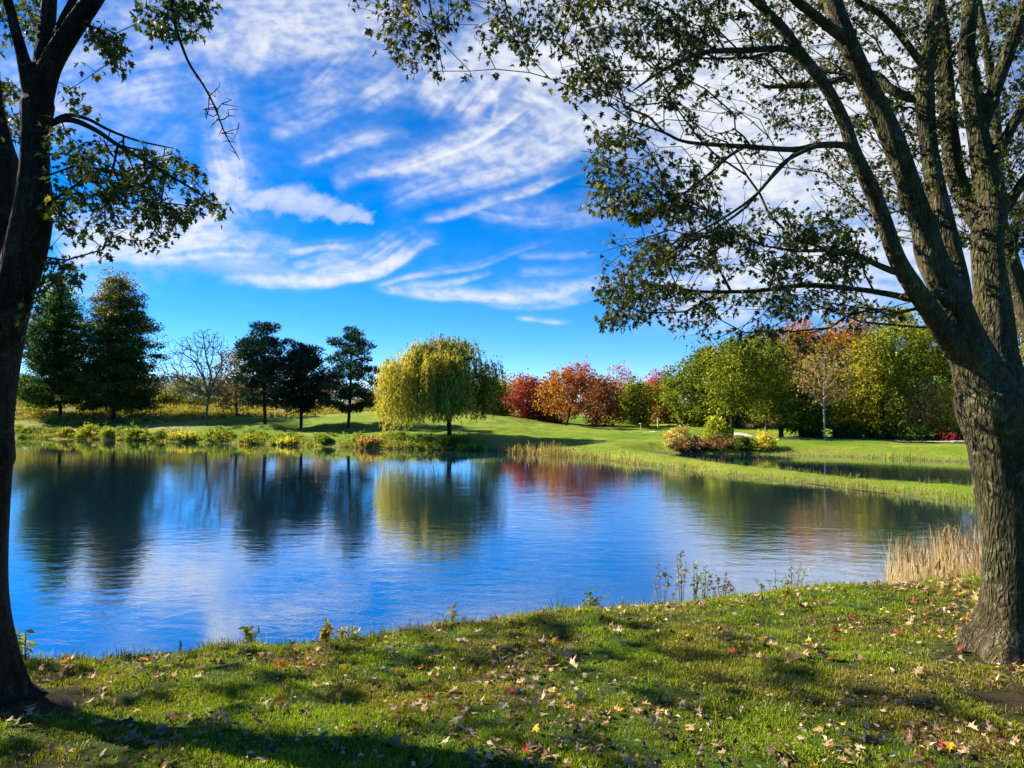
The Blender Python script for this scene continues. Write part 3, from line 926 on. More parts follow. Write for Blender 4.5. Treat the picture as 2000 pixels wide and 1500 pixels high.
# --- weeping willow
wY = 70.0; wx = P(878, 800, wY)[0]; wz = gz(wx, wY)
t = thing('willow_tree', 'big weeping willow with yellow green hanging branches near the water', 'tree', (wx, wY, wz))
sk = Skeleton()
sk.limb([(*P(878, 853, wY), .85), (*P(878, 846, wY), .62), (*P(877, 830, wY), .5), (*P(876, 800, wY), .46), (*P(874, 775, wY), .42)])
limbs = [[(874, 780), (850, 745), (815, 725), (780, 715)], [(874, 776), (862, 725), (835, 695), (805, 682)], [(874, 776), (872, 725), (870, 690), (868, 668)], [(874, 776), (892, 730), (905, 700), (912, 676)],
         [(876, 790), (898, 750), (930, 736), (945, 735)], [(874, 776), (880, 740), (895, 712), (925, 700)], [(876, 795), (845, 770), (800, 760), (765, 765)], [(876, 790), (905, 770), (925, 770), (938, 770)]]
for li, pts in enumerate(limbs):
    k0 = sk.nearest(P(*pts[0], wY)); n_ = len(pts); dd = [-1.6, 1.6, .3, -.8, .9, -1.9, 1.4, -1.2][li]
    q = spline([(*(P(a, b_, wY) + np.array([0, dd * i / n_, 0])), .22 * (1 - .7 * i / n_)) for i, (a, b_) in enumerate(pts)], n=3)
    sk.limb(list(q[1:]), start=k0)
wol = [(657, 862, 895), (664, 832, 922), (676, 800, 935), (695, 774, 948), (715, 760, 958), (735, 752, 962), (752, 748, 962)]
roots = crown_points(wol, wY, 300, .36, .8, .35)
tips = sk.grow(roots, alpha=.4, step=.45, sag=.16, jitter=.08)
sk.finish(tip_r=.014, expo=.42, rmax=.22)
mb = MB(); sk.tubes(mb, sides=lambda r: 4 if r < .05 else 8 if r < .2 else 12)
mb.build('trunk', M['bark_brown'], t)
pos = []; dr = []; cl = []
roots = np.vstack([roots, crown_points([(752, 800, 935), (775, 790, 940), (800, 800, 930)], wY, 36, .5, .9, .3)])
roots = np.vstack([roots, roots[(roots[:, 1] < wY - .4)][:110] + np.array([.2, -.45, -.3])])
_fr = crown_points([(745, 820, 925), (770, 805, 935), (790, 810, 930)], wY, 44, .35, .5, .5); _fr[:, 1] = wY - 1.1 - np.abs(_fr[:, 1] - wY) * .6
roots = np.vstack([roots, _fr])
_lob = crown_points(wol, wY, 30, 1.15, .8, .35)
_li = np.argmin(np.linalg.norm(roots[:, None] - _lob[None], axis=2), axis=1)
roots = roots.copy(); roots[:, :2] += .30 * (_lob[_li] - roots)[:, :2]
_lo = RNG.uniform(0, 24, 30); _lg = RNG.normal(0, .24, 30)
_wn = fbm(roots[:, 0] * .8 + roots[:, 1] * .5, roots[:, 2] * .8, 2, 23)
for p, wn, _k in zip(roots, _wn, _li):
    if wn < .31: continue
    _qx = 1000 + F * p[0] / p[1]; _qy = 790 - (p[2] - CAMZ) * F / p[1]
    if 905 < _qx < 955 and 695 < _qy < 745 and random.random() < .75: continue
    pxx = 1000 + F * p[0] / p[1]
    pyy = 790 - (p[2] - CAMZ) * F / p[1]
    out = np.array([p[0] - wx, p[1] - wY, 0]); R0 = np.linalg.norm(out); out /= R0 + 1e-6
    ns = random.choice([3, 4, 5, 6, 7])
    gb = random.gauss(0, .12) + _lg[_k]
    edge = np.clip(R0 / 4.2, 0, 1)
    # curtains: long at the rim, shorter in the middle, ragged bottom
    sb = .5 + .5 * math.sin(pxx / 9.0) * math.sin(pxx / 23.0 + 1)
    for s_ in range(ns):
        bot = np.interp(pxx, [740, 765, 800, 840, 875, 905, 935, 965], [826, 844, 848, 842, 846, 836, 844, 828]) - 36 * (1 - sb) * random.random() - random.random() * 20 - _lo[_k]
        Lm = max(.6, (bot - pyy) / F * wY * random.choice([.35, .6, .85, 1.0, 1.0] if p[1] > wY or abs(p[0] - wx) > 2.2 else [.85, 1.0, 1.0, 1.05]) * random.uniform(.75, 1.02) * (.85 + .15 * edge))
        m = int(Lm / .105) + 3
        q = np.linspace(0, 1, m)[:, None]
        st = p + RNG.normal(0, .30, 3)
        sway = RNG.normal(0, .10, 2)
        a = out * (1 - np.exp(-q * 4)) * random.uniform(.05, .95)
        line = st + a + np.concatenate([np.sin(q * 2) * sway[0], np.sin(q * 2) * sway[1], .25 * np.sin(np.minimum(q * 5, math.pi)) * .5 - q ** 1.15 * Lm], 1)
        pos.append(line); dr.append(np.tile([0, 0, -1.0], (m, 1)) + out * .1)
        west = np.clip(.30 + .5 * np.clip((p[2] - wz) / 8.5, 0, 1) - (p[0] - wx) / 5.5 + gb, 0.03, .98)  # leaf colour carries the light: sunlit gold left and high, shaded green right
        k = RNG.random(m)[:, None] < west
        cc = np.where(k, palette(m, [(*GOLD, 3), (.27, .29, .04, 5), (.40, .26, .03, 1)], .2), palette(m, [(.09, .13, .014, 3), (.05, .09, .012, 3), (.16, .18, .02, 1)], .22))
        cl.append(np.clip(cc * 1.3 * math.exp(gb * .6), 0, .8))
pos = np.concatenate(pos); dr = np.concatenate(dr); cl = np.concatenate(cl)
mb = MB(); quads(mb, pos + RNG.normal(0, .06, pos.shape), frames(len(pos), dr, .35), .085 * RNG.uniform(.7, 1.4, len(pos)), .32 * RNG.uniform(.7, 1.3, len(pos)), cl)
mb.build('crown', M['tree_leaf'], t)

# --- autumn trees in the middle
MG = 'autumn trees beyond the far lawn'
bg_tree('maple_tree', 'crimson maple at the willow end of the autumn row', 1030, 101, [(738, 1018, 1048), (752, 1002, 1060), (775, 996, 1066), (800, 997, 1066), (818, 1006, 1060), (832, 1015, 1055)], [(*CRIM, 4), (*REDL, 2), (.16, .04, .03, 2), (*OLV, .7)], group=MG, n=75, per=85, rad=1.0, leaf=.28, trunk_r=.2)
bg_tree('maple_tree', 'brown red maple with dark lower leaves behind the orange one', 1072, 99, [(752, 1062, 1080), (772, 1052, 1092), (800, 1048, 1096), (832, 1055, 1090)], [(*OLV, 3), (*RUST, 2), (.05, .05, .014, 3)], group=MG, n=45, per=95, rad=1.0, leaf=.28, trunk_r=.18)
bg_tree('maple_tree', 'orange red maple with upswept branches standing in front of the autumn row', 1105, 92, [(711, 1128, 1150), (722, 1090, 1158), (738, 1076, 1162), (758, 1064, 1162), (780, 1058, 1158), (796, 1060, 1150), (808, 1078, 1138)],
        [(*RUST, 3), (*REDL, 2), (.26, .11, .02, 3), (*OLV, 2)], group=MG, n=120, per=62, rad=.62, leaf=.24, trunk_r=.2, style='fan', top_pal=(.55, 1.0, [(*REDL, 3), (.38, .09, .03, 2)], .65), mind=.5, squash=1.25, west=([(.36, .2, .02, 2), (*G_YL, 1)], .35))
bg_tree('maple_tree', 'russet brown maple with fading leaves next to the orange one', 1163, 98, [(737, 1160, 1188), (752, 1146, 1206), (780, 1140, 1215), (808, 1142, 1214), (828, 1152, 1200)], [(.14, .06, .025, 3), (.15, .065, .03, 3), (*BRWN, 2), (*OLV, 1)], group=MG, n=80, per=80, rad=1.0, leaf=.26, trunk_r=.2)
bg_tree('maple_tree', 'thin pink tinged tree rising behind the russet maple', 1212, 118, [(717, 1198, 1224), (732, 1190, 1232), (752, 1190, 1236), (800, 1195, 1230)], [(*PINK, 3), (.25, .09, .12, 2), (*GREY, 1)], group=MG, n=60, per=36, rad=1.0, leaf=.26, trunk_r=.15, bark='bark_grey')
bg_tree('round_tree', 'small round bright green tree between the russet and crimson maples', 1240, 103, [(748, 1226, 1254), (762, 1212, 1266), (785, 1207, 1274), (808, 1208, 1274), (828, 1216, 1266)], [(*G_MD, 3), (*G_LT, 3), (*G_YL, 1)], n=75, per=105, rad=1.0, leaf=.27, trunk_r=.2)
bg_tree('maple_tree', 'bright crimson treetop showing above the brownish green tree', 1282, 122, [(725, 1274, 1292), (740, 1266, 1302), (765, 1264, 1306), (815, 1270, 1300)], [(.30, .03, .06, 4), (*CRIM, 2)], group=MG, n=50, per=80, rad=1.0, leaf=.28, trunk_r=.16)
bg_tree('maple_tree', 'brownish green tree with rusty lower leaves at the wood edge', 1290, 108, [(752, 1280, 1302), (772, 1270, 1318), (800, 1268, 1322), (826, 1275, 1318)], [(*OLV, 3), (.12, .13, .02, 3), (*RUST, .7)], group=MG, n=60, per=95, rad=1.0, leaf=.27, trunk_r=.17)
bg_tree('tree', 'pale yellowish tree peeking out behind the willow', 990, 118, [(740, 982, 1000), (756, 974, 1012), (790, 972, 1012), (815, 978, 1005)], [(.25, .24, .06, 3), (*GREY, 2), (*G_YL, 1)], n=45, per=55, rad=1.1, leaf=.27, trunk_r=.16)
bg_tree('tree', 'plain green tree filling the gap behind the willow', 962, 104, [(742, 950, 974), (762, 934, 988), (790, 930, 994), (816, 938, 990)], [(*G_MD, 3), (*G_DK, 2), (*G_LT, 1)], n=60, per=95, rad=1.1, leaf=.28, trunk_r=.2)

# --- the wood on the right
WG = 'trees at the edge of the wood'
bg_tree('tree', 'large rounded green tree at the near corner of the wood', 1345, 98, [(680, 1372, 1402), (695, 1340, 1425), (715, 1318, 1440), (745, 1302, 1448), (780, 1296, 1446), (808, 1302, 1440), (826, 1320, 1420)], [(*G_MD, 4), (*G_LT, 3), (*G_DK, 1), (*G_YL, 1)], group=WG, n=150, per=120, rad=1.25, leaf=.30, trunk_r=.25)
bg_tree('locust_tree', 'upright green tree with a straight dark trunk by the path', 1429, 72, [(668, 1415, 1450), (685, 1396, 1478), (715, 1384, 1492), (750, 1380, 1492), (780, 1388, 1484), (804, 1400, 1465)], [(*G_MD, 3), (*G_LT, 3), (*G_YL, 2), (*G_DK, 1)], group=WG, n=120, per=95, rad=.85, leaf=.21, trunk_r=.25, fork=.2)
bg_tree('tree', 'slim pale stemmed green tree beside the dark trunk', 1496, 75, [(660, 1478, 1508), (685, 1462, 1528), (720, 1455, 1540), (760, 1458, 1540), (795, 1466, 1530), (815, 1478, 1520)], [(*G_MD, 3), (*G_LT, 3), (*G_YL, 1.5)], group=WG, n=95, per=92, rad=.85, leaf=.22, trunk_r=.16, bark='bark_grey')
bg_tree('tree', 'low dark green tree on a thick short trunk next to the birch', 1564, 70, [(745, 1555, 1580), (765, 1535, 1596), (795, 1528, 1606), (822, 1532, 1604), (836, 1545, 1595)], [(*G_DK, 3), (*G_MD, 3), (*G_LT, 1)], group=WG, n=75, per=105, rad=.75, leaf=.21, trunk_r=.36)
bg_tree('birch_tree', 'thin pale barked birch with sparse brownish leaves', 1610, 67, [(668, 1592, 1625), (690, 1570, 1645), (725, 1560, 1660), (755, 1565, 1655), (785, 1580, 1640)], [(.20, .17, .06, 3), (*BRWN, 2), (.16, .17, .04, 2)], group=WG, n=95, per=30, rad=.85, leaf=.18, trunk_r=.12, bark='bark_pale', fork=.7)
bg_tree('maple_tree', 'tall tree with a bright orange top above the green wood', 1562, 92, [(626, 1548, 1580), (645, 1530, 1600), (675, 1520, 1615), (720, 1515, 1620), (780, 1520, 1610), (820, 1530, 1600)], [(.16, .15, .03, 3), (*OLV, 3), (*G_MD, 2)], group=WG, n=130, per=85, rad=1.15, leaf=.28, trunk_r=.24, top_pal=(.68, .92, [(*ORNG, 3), (*RUST, 1)], .9))
bg_tree('maple_tree', 'tall orange crowned tree with thin upper branches behind the birch', 1660, 90, [(618, 1640, 1678), (640, 1622, 1698), (675, 1612, 1712), (720, 1608, 1715), (780, 1615, 1710), (825, 1625, 1700)], [(.15, .14, .03, 3), (*OLV, 3), (*G_MD, 1)], group=WG, n=130, per=78, rad=1.15, leaf=.28, trunk_r=.24, top_pal=(.62, .92, [(*ORNG, 3), (.3, .15, .03, 2)], .85))
bg_tree('maple_tree', 'dense green maple turning yellow in its lower left branches', 1722, 71, [(655, 1700, 1745), (680, 1672, 1775), (720, 1650, 1792), (765, 1640, 1796), (805, 1645, 1792), (835, 1665, 1775), (848, 1690, 1755)], [(*G_DK, 3), (*G_MD, 4), (*G_LT, 2)], group=WG, n=160, per=115, rad=.9, leaf=.22, trunk_r=.26, west=([(*G_YL, 3), (.25, .23, .02, 2)], .5))
bg_tree('tree', 'tall yellow green tree crowning the wood behind the dense maple', 1765, 88, [(610, 1735, 1790), (635, 1705, 1825), (680, 1690, 1850), (740, 1690, 1855), (800, 1700, 1850), (830, 1715, 1835)], [(*G_LT, 3), (*G_YL, 3), (*G_MD, 2)], group=WG, n=160, per=100, rad=1.2, leaf=.28, trunk_r=.26)
bg_tree('tree', 'wispy tan tree with drooping half bare branches', 1795, 69, [(745, 1785, 1812), (765, 1768, 1835), (800, 1762, 1840), (835, 1770, 1832)], [(.22, .20, .08, 3), (*TAN, 2), (.14, .16, .04, 2)], group=WG, n=75, per=38, rad=.75, leaf=.18, trunk_r=.1, bark='bark_grey', squash=1.1)
bg_tree('tree', 'bright yellow tree beside the massive trunk', 1850, 69, [(758, 1838, 1868), (775, 1822, 1885), (805, 1815, 1895), (835, 1818, 1892), (850, 1828, 1880)], [(*YELO, 3), (*G_YL, 3), (.28, .25, .03, 2)], group=WG, n=75, per=75, rad=.75, leaf=.2, trunk_r=.13)
bg_tree('tree', 'tall green and gold tree behind the massive trunk', 1870, 86, [(600, 1850, 1900), (630, 1820, 1930), (690, 1805, 1950), (760, 1808, 1948), (825, 1820, 1935)], [(*G_MD, 3), (*G_LT, 3), (*G_YL, 2)], group=WG, n=140, per=90, rad=1.25, leaf=.28, trunk_r=.24)
bg_tree('tree', 'golden green tree showing past the outer side of the massive trunk', 1992, 80, [(590, 1975, 2010), (620, 1950, 2040), (690, 1935, 2060), (780, 1938, 2060), (840, 1950, 2045)], [(*G_LT, 3), (*GOLD, 2), (*G_YL, 3)], group=WG, n=120, per=90, rad=1.15, leaf=.27, trunk_r=.22)
bg_tree('tree', 'deep green tree closing the wood behind the locust', 1478, 97, [(650, 1462, 1495), (675, 1435, 1520), (720, 1425, 1535), (790, 1428, 1530), (830, 1440, 1520)], [(*G_MD, 3), (*G_DK, 2), (*G_LT, 2)], group=WG, n=120, per=100, rad=1.2, leaf=.29, trunk_r=.22)
bg_tree('tree', 'shaded green tree deep inside the wood behind the dense maple', 1700, 98, [(680, 1680, 1720), (710, 1650, 1750), (770, 1640, 1760), (835, 1650, 1750)], [(*G_DK, 3), (*G_MD, 3)], group=WG, n=90, per=110, rad=1.4, leaf=.32, trunk_r=.22)
bg_tree('tree', 'dark undergrown tree deep in the wood behind the birch', 1605, 96, [(745, 1590, 1620), (765, 1560, 1650), (800, 1550, 1660), (842, 1555, 1655)], [(*G_DK, 3), (*G_MD, 2), (*OLV, 1)], group=WG, n=80, per=110, rad=1.3, leaf=.32, trunk_r=.2)
bg_tree('tree', 'dark green tree low in the wood behind the wispy tan one', 1800, 84, [(740, 1785, 1815), (765, 1755, 1850), (805, 1745, 1870), (846, 1750, 1880)], [(*G_DK, 3), (*G_MD, 3), (*G_LT, 1)], group=WG, n=100, per=110, rad=1.1, leaf=.28, trunk_r=.2)

for lab, px, Y, ol, pal in [('olive green tree filling the wood between the rounded tree and the locust', 1400, 112, [(676, 1375, 1425), (705, 1345, 1455), (770, 1340, 1460), (828, 1350, 1450)], [(*G_MD, 3), (*OLV, 2), (*G_LT, 2)]),
                            ('dull olive tree rising behind the slim pale stemmed one', 1508, 112, [(655, 1480, 1535), (690, 1455, 1560), (770, 1450, 1565), (830, 1460, 1555)], [(*G_MD, 2), (*OLV, 3), (*G_YL, 1)]),
                            ('tawny green tree behind the two orange topped trees', 1612, 112, [(650, 1585, 1640), (690, 1560, 1665), (770, 1555, 1670), (835, 1565, 1660)], [(*OLV, 3), (*BRWN, 2), (*G_MD, 2)]),
                            ('deep olive tree behind the yellow green wood top', 1740, 112, [(625, 1710, 1775), (670, 1685, 1800), (770, 1680, 1805), (838, 1690, 1795)], [(*G_MD, 3), (*OLV, 2), (*G_DK, 2)]),
                            ('shadowy tree behind the green and gold one', 1835, 112, [(632, 1805, 1865), (680, 1785, 1890), (780, 1780, 1895), (840, 1790, 1885)], [(*G_MD, 3), (*G_DK, 2), (*G_YL, 1)])]:
    bg_tree('tree', lab, px, Y, ol, pal, group=WG, n=130, per=85, rad=1.35, leaf=.32, trunk_r=.24)

# --- shrubs
def shrub(label, px, Y, ol, pal, cat='shrub', name='shrub', group=None, n=36, per=80, rad=.42, leaf=.16, squash=.8, depth=.8, bark='bark_brown', val=.28):
    x = P(px, 800, Y)[0]; zg = gz(x, Y)
    zg = max(zg, WATER - .1)
    t = thing(name, label, cat, (x, Y, zg), group)
    cen = crown_points(ol, Y, n, rad * .45, depth)
    cen[:, 2] = np.maximum(cen[:, 2], zg + .12)
    sk = Skeleton(); sk.limb([(x, Y, zg - .1, .05), (x, Y, zg + .15, .04)])
    sk.grow(cen, alpha=.9, step=.3, sag=.15, jitter=.08); sk.finish(tip_r=.009, expo=.4, rmax=.05)
    mb = MB(); sk.tubes(mb, sides=lambda r: 4); mb.build('stems', M[bark], t)
    pos, idx, off = clump_leaves(cen, per, rad, squash)
    pos[:, 2] = np.maximum(pos[:, 2], zg + .03)
    cols = palette(len(pos), pal, val) * np.exp(RNG.normal(0, .15, (len(cen), 1)))[idx]
    cols = np.clip(cols * 1.5, 0, .85)
    s = leaf * RNG.uniform(.6, 1.25, len(pos))
    mb = MB(); quads(mb, pos, frames(len(pos), off + np.array([0, 0, .2]), .5), s * .7, s * 1.2, cols); mb.build('foliage', M['tree_leaf'], t)
    return t


SB = 'shrubs on the back pond bank'
shrub('straw coloured bush at the end of the back pond', 1325, 62.5, [(838, 1315, 1338), (852, 1300, 1350), (870, 1292, 1362), (882, 1296, 1362)], [(.42, .33, .10, 3), (*TAN, 2), (.36, .30, .04, 2)], group=SB, n=46, per=60)
shrub('tall yellow green bush in the middle of the bank bushes', 1398, 63.5, [(818, 1388, 1408), (832, 1376, 1420), (852, 1368, 1432), (866, 1372, 1436)], [(*G_YL, 3), (.30, .30, .02, 3), (*G_LT, 2)], group=SB, n=52, per=75)
shrub('low reddish brown bramble at the back pond edge', 1385, 61.6, [(858, 1360, 1420), (868, 1345, 1445), (884, 1345, 1448)], [(.14, .075, .04, 3), (.20, .12, .05, 2), (*OLV, 1)], group=SB, n=50, per=75)
shrub('dark green bush between the bramble and the yellow bush', 1452, 60.8, [(856, 1440, 1464), (866, 1428, 1478), (886, 1428, 1482)], [(*G_MD, 3), (*G_DK, 2), (.2, .2, .03, 1)], group=SB, n=34, per=80)
shrub('bright yellow bush leaning over the back pond', 1494, 60.4, [(847, 1486, 1502), (860, 1478, 1512), (878, 1476, 1514), (890, 1480, 1510)], [(.55, .42, .04, 4), (.42, .38, .05, 2), (*G_YL, 1)], group=SB, n=34, per=55)
shrub('dark brown thicket at the water beside the straw bush', 1350, 61.5, [(868, 1335, 1365), (876, 1318, 1378), (886, 1318, 1380)], [(.07, .04, .03, 3), (.12, .07, .045, 2)], group=SB, n=34, per=70)
shrub('fiery red bush in front of the large rounded tree', 1350, 104, [(804, 1338, 1362), (814, 1326, 1372), (828, 1326, 1374)], [(.42, .07, .02, 3), (.36, .12, .02, 2)], n=30, per=60, rad=.6, leaf=.22)
shrub('small orange bush under the trees by the dark trunk', 1420, 100, [(812, 1408, 1430), (830, 1402, 1438)], [(.40, .16, .03, 2), (.3, .14, .04, 2)], n=20, per=50, rad=.6, leaf=.22)
UG = 'low bushes under the wood'
for lab, px, Y, ol, pal in [('dark red low bush at the foot of the bright yellow tree', 1850, 66.5, [(848, 1840, 1860), (862, 1834, 1868)], [(.28, .03, .03, 3), (.2, .08, .04, 2)]),
                            ('green bush at the birch foot', 1586, 70, [(840, 1576, 1598), (858, 1570, 1604)], [(*G_MD, 3), (*G_DK, 2)]),
                            ('mid green bush under the dense maple', 1660, 69, [(828, 1640, 1680), (858, 1632, 1690)], [(*G_DK, 3), (*G_MD, 2)]),
                            ('long dark bush beneath the dense maple crown', 1722, 70, [(834, 1695, 1748), (860, 1688, 1760)], [(*G_DK, 3), (*G_MD, 2)]),
                            ('bright green bush below the wispy tan tree', 1790, 67.5, [(838, 1770, 1812), (862, 1758, 1822)], [(*G_MD, 3), (*G_LT, 2), (*G_YL, 1)]),
                            ('orange brown bush at the wood edge close to the massive trunk', 1885, 67, [(842, 1872, 1900), (864, 1868, 1910)], [(*ORNG, 1), (*BRWN, 2), (*G_MD, 2)]),
                            ('tawny bush beneath the slim pale stemmed tree', 1480, 92, [(812, 1462, 1500), (838, 1452, 1512)], [(*TAN, 2), (*OLV, 2), (.3, .16, .05, 1)]),
                            ('tawny orange bush behind the short thick trunk', 1535, 92, [(808, 1520, 1552), (838, 1512, 1560)], [(.3, .16, .04, 2), (*TAN, 2), (*OLV, 1)])]:
    shrub(lab, px, Y, ol, pal, group=UG, n=34, per=80, rad=.5, leaf=.19)
BG = 'bushes behind the weedy berm'
for lab, px, Y, ol, pal in [('dome shaped green bush behind the bare tree', 371, 112, [(738, 356, 386), (752, 342, 400), (772, 338, 404), (786, 338, 404)], [(*G_MD, 3), (.11, .13, .04, 2)]),
                            ('grey leafless thicket beside the tall rusty tree', 300, 116, [(742, 285, 315), (758, 272, 330), (782, 268, 332)], [(*GREY, 3), (.13, .10, .09, 2)]),
                            ('grey brown thicket under the bare tree', 345, 120, [(750, 325, 360), (768, 315, 375), (786, 312, 378)], [(.15, .11, .085, 3), (*GREY, 2)]),
                            ('small yellow green bush on the berm', 322, 112, [(770, 316, 330), (784, 310, 336)], [(*G_YL, 3), (.26, .24, .04, 1)]),
                            ('tall grey thicket behind the bare tree trunk', 418, 118, [(738, 405, 432), (756, 398, 440), (786, 394, 444)], [(*GREY, 3), (.12, .12, .06, 2)]),
                            ('tan bush far left past the dark conical tree', 45, 125, [(735, 30, 62), (755, 18, 74), (780, 14, 80)], [(.24, .18, .09, 3), (.16, .15, .06, 2)]),
                            ('olive thicket between the broad pine and the olive tree', 500, 112, [(752, 480, 520), (775, 470, 530), (798, 466, 534)], [(*OLV, 2), (.14, .14, .05, 2), (.22, .15, .07, 1)]),
                            ('tan thicket seen between the two darker pines', 556, 110, [(760, 545, 570), (780, 535, 582), (802, 532, 586)], [(*TAN, 2), (.16, .14, .06, 2)]),
                            ('orange tan bush behind the airy pine', 632, 110, [(745, 622, 642), (765, 612, 650), (800, 606, 655)], [(.3, .19, .09, 3), (*TAN, 2), (*OLV, 1)]),
                            ('olive bush between the airy pine and the willow', 722, 108, [(770, 708, 735), (785, 700, 745), (803, 696, 750)], [(*OLV, 3), (.14, .14, .05, 2)])]:
    shrub(lab, px, Y, ol, pal, group=BG, n=55, per=75, rad=.65, leaf=.2, squash=1)
# distant wood beyond the berm: one mass
pts = []
for k in range(520):
    x = random.uniform(-150, 40); y = random.uniform(165, 230)
    hgt = 5.5 * fbm(np.array([x * .05]), np.array([y * .02]), 3, 14)[0] * 2
    pts.append((x, y, gz(x, y) + random.random() ** .6 * hgt))
pts = np.array(pts)
pos, idx, off = clump_leaves(pts, 45, 2.3, .9)
cols = palette(len(pts), [(.14, .11, .085, 4), (.20, .14, .09, 2), (.11, .12, .05, 2), (.22, .10, .06, 1)], .15)[idx] * np.exp(RNG.normal(0, .2, (len(pos), 1)))
s = .7 * RNG.uniform(.6, 1.3, len(pos))
mb = MB(); quads(mb, pos, frames(len(pos), off, .6), s * .7, s, cols)
tag(mb.build('distant_wood', M['tree_leaf']), 'hazy brown wood far beyond the weedy berm', 'wood', None, 'stuff')

# low weeds that run along the far waterline
_sh = np.array([(1000 + F * q[0] / q[1], q[1]) for q in FAR_SHORE]); _sh = _sh[np.argsort(_sh[:, 0])]
wpx = RNG.uniform(30, 945, 2600)
wof = RNG.uniform(-.3, 3.2, 2600)
wy_ = np.interp(wpx, _sh[:, 0], _sh[:, 1]) + wof
wx_ = (wpx - 1000) / F * wy_
wn = fbm(wpx / 26, wof * .5, 3, 44)
k = wn > .38 + .12 * (wof > 1.6); wpx, wy_, wx_, wn = wpx[k], wy_[k], wx_[k], wn[k]
wz_ = np.maximum(terrain(wx_, wy_), WATER)
cen = np.stack([wx_, wy_, wz_ + RNG.random(len(wx_)) * (wn - .2) * 1.1 * np.interp(wpx, [120, 170, 470, 600, 950], [.5, 1.25, 1.1, .6, .5])], 1)
pos, idx, off = clump_leaves(cen, 13, .26, .8)
wc = ramp3(np.clip(wn[idx] * 2.4 - .75 + RNG.normal(0, .22, len(idx)), 0, 1), [(.36, .30, .09), (.34, .36, .04), (.20, .30, .025), (.12, .20, .02)]) * np.exp(RNG.normal(0, .2, (len(idx), 1)))
s = .17 * RNG.uniform(.5, 1.3, len(pos))
mb = MB(); quads(mb, pos, frames(len(pos), off + np.array([0, 0, .25]), .5), s * .65, s * 1.3, wc)
tag(mb.build('bank_weeds', M['tree_leaf']), 'tangled low weeds running along the far waterline', 'weeds', None, 'stuff')

# bank-side weeds, each clump its own
CG = 'leafy clumps along the far bank'
for i, (lab, px, Y, w_, h_, pal) in enumerate([('small olive weed clump below the two conical trees', 128, 90.5, 16, 12, [(*OLV, 2), (*G_YL, 2)]), ('rounded bright green clump at the water below the tall rusty tree', 168, 89.6, 30, 24, [(*G_LT, 3), (*G_YL, 2)]),
                                               ('wide green clump on the bank with a hollow side', 212, 88.5, 22, 13, [(*G_LT, 3), (*G_YL, 2)]), ('twin topped green clump by the water', 268, 87.5, 34, 24, [(*G_LT, 3), (*G_MD, 2), (*G_YL, 1)]),
                                               ('dark hearted green clump on the bank below the bare tree', 312, 86, 26, 16, [(*G_MD, 3), (*G_LT, 2), (*G_DK, 1)]), ('low spreading clump of pale weeds', 366, 84.5, 38, 10, [(*G_YL, 3), (.25, .24, .06, 2)]),
                                               ('long clump of green weeds below the bare trunk', 424, 82, 40, 19, [(*G_LT, 3), (*G_YL, 2), (*G_MD, 1)]), ('ragged yellow green weeds at the water below the broad pine', 492, 78.2, 30, 11, [(*G_YL, 3), (*OLV, 1)]),
                                               ('low yellow weeds below the short black pine', 566, 75.8, 26, 7, [(*G_YL, 3), (*TAN, 1)]), ('dark green low clump with stones near the airy pine', 636, 72.8, 18, 11, [(*G_DK, 2), (*G_MD, 2), (*OLV, 1)]),
                                               ('brown weed clump at the water between pine and willow', 725, 70, 36, 12, [(*BRWN, 2), (*TAN, 2), (*OLV, 2)]), ('dark weeds at the water below the willow', 880, 67, 40, 12, [(*G_DK, 2), (*G_MD, 2), (*OLV, 1)])]):
    _sh = np.array([(1000 + F * q[0] / q[1], q[1]) for q in FAR_SHORE]); _sh = _sh[np.argsort(_sh[:, 0])]
    Y = float(np.interp(px, _sh[:, 0], _sh[:, 1])) + .9
    x = P(px, 800, Y)[0]; yb = 790 + (CAMZ - max(gz(x, Y), WATER)) / Y * F
    shrub(lab, px, Y, [(yb - h_, px - w_ * .35, px + w_ * .3), (yb - h_ * .55, px - w_ * .65, px + w_ * .6), (yb - 1, px - w_ * .8, px + w_ * .8)], [(q[0] * 1.5, q[1] * 1.4, *q[2:]) for q in pal], cat='weed clump', name='weed_clump', group=CG, n=30, per=55, rad=.34, leaf=.17)

# posts on the far lawn
def post(label, px, Y, h, r, mat, name='post', cat='post', cap=None):
    x = P(px, 800, Y)[0]; z = gz(x, Y)
    t = thing(name, label, cat, (x, Y, z))
    mb = MB(); tube(mb, [(x, Y, z - .1), (x, Y, z + h * .5), (x, Y, z + h - .03), (x, Y, z + h)], [r, r, r, r * .8], 10); mb.build('shaft', M[mat], t)
    if cap:
        mb = MB(); tube(mb, [(x, Y, z + h + .002), (x, Y, z + h + .02), (x, Y, z + h + cap[1])], [cap[0], cap[0] * 1.05, cap[0] * .9], 12); mb.build('cap', M[cap[2]], t)
    return t


post('pale wooden post on the lawn in front of the brownish tree', 1285, 98, 1.25, .10, 'post_wood', cap=(.11, .05, 'post_wood'))
post('thin post with a small white top beside the sandy strip', 1251, 80, .95, .035, 'post_wood', cap=(.16, .06, 'white_paint'))
post('dark short stump standing in the reeds at the far shore', 1043, 61.3, .75, .09, 'dark_wood', 'stump', 'stump', cap=(.08, .04, 'dark_wood'))
x = P(1525, 800, 71)[0]; z = gz(x, 71)
t = thing('park_table', 'dark flat topped park table standing on one thick leg by the path', 'table', (x, 71, z))
mb = MB(); tube(mb, [(x, 71, z - .1), (x, 71, z + .4), (x, 71, z + 1.0)], [.26, .22, .26], 14); mb.build('leg', M['dark_wood'], t)
mb = MB(); tube(mb, [(x, 71, z + 1.002), (x, 71, z + 1.03), (x, 71, z + 1.16), (x, 71, z + 1.18)], [.62, .68, .68, .62], 20); mb.build('table_top', M['dark_wood'], t)

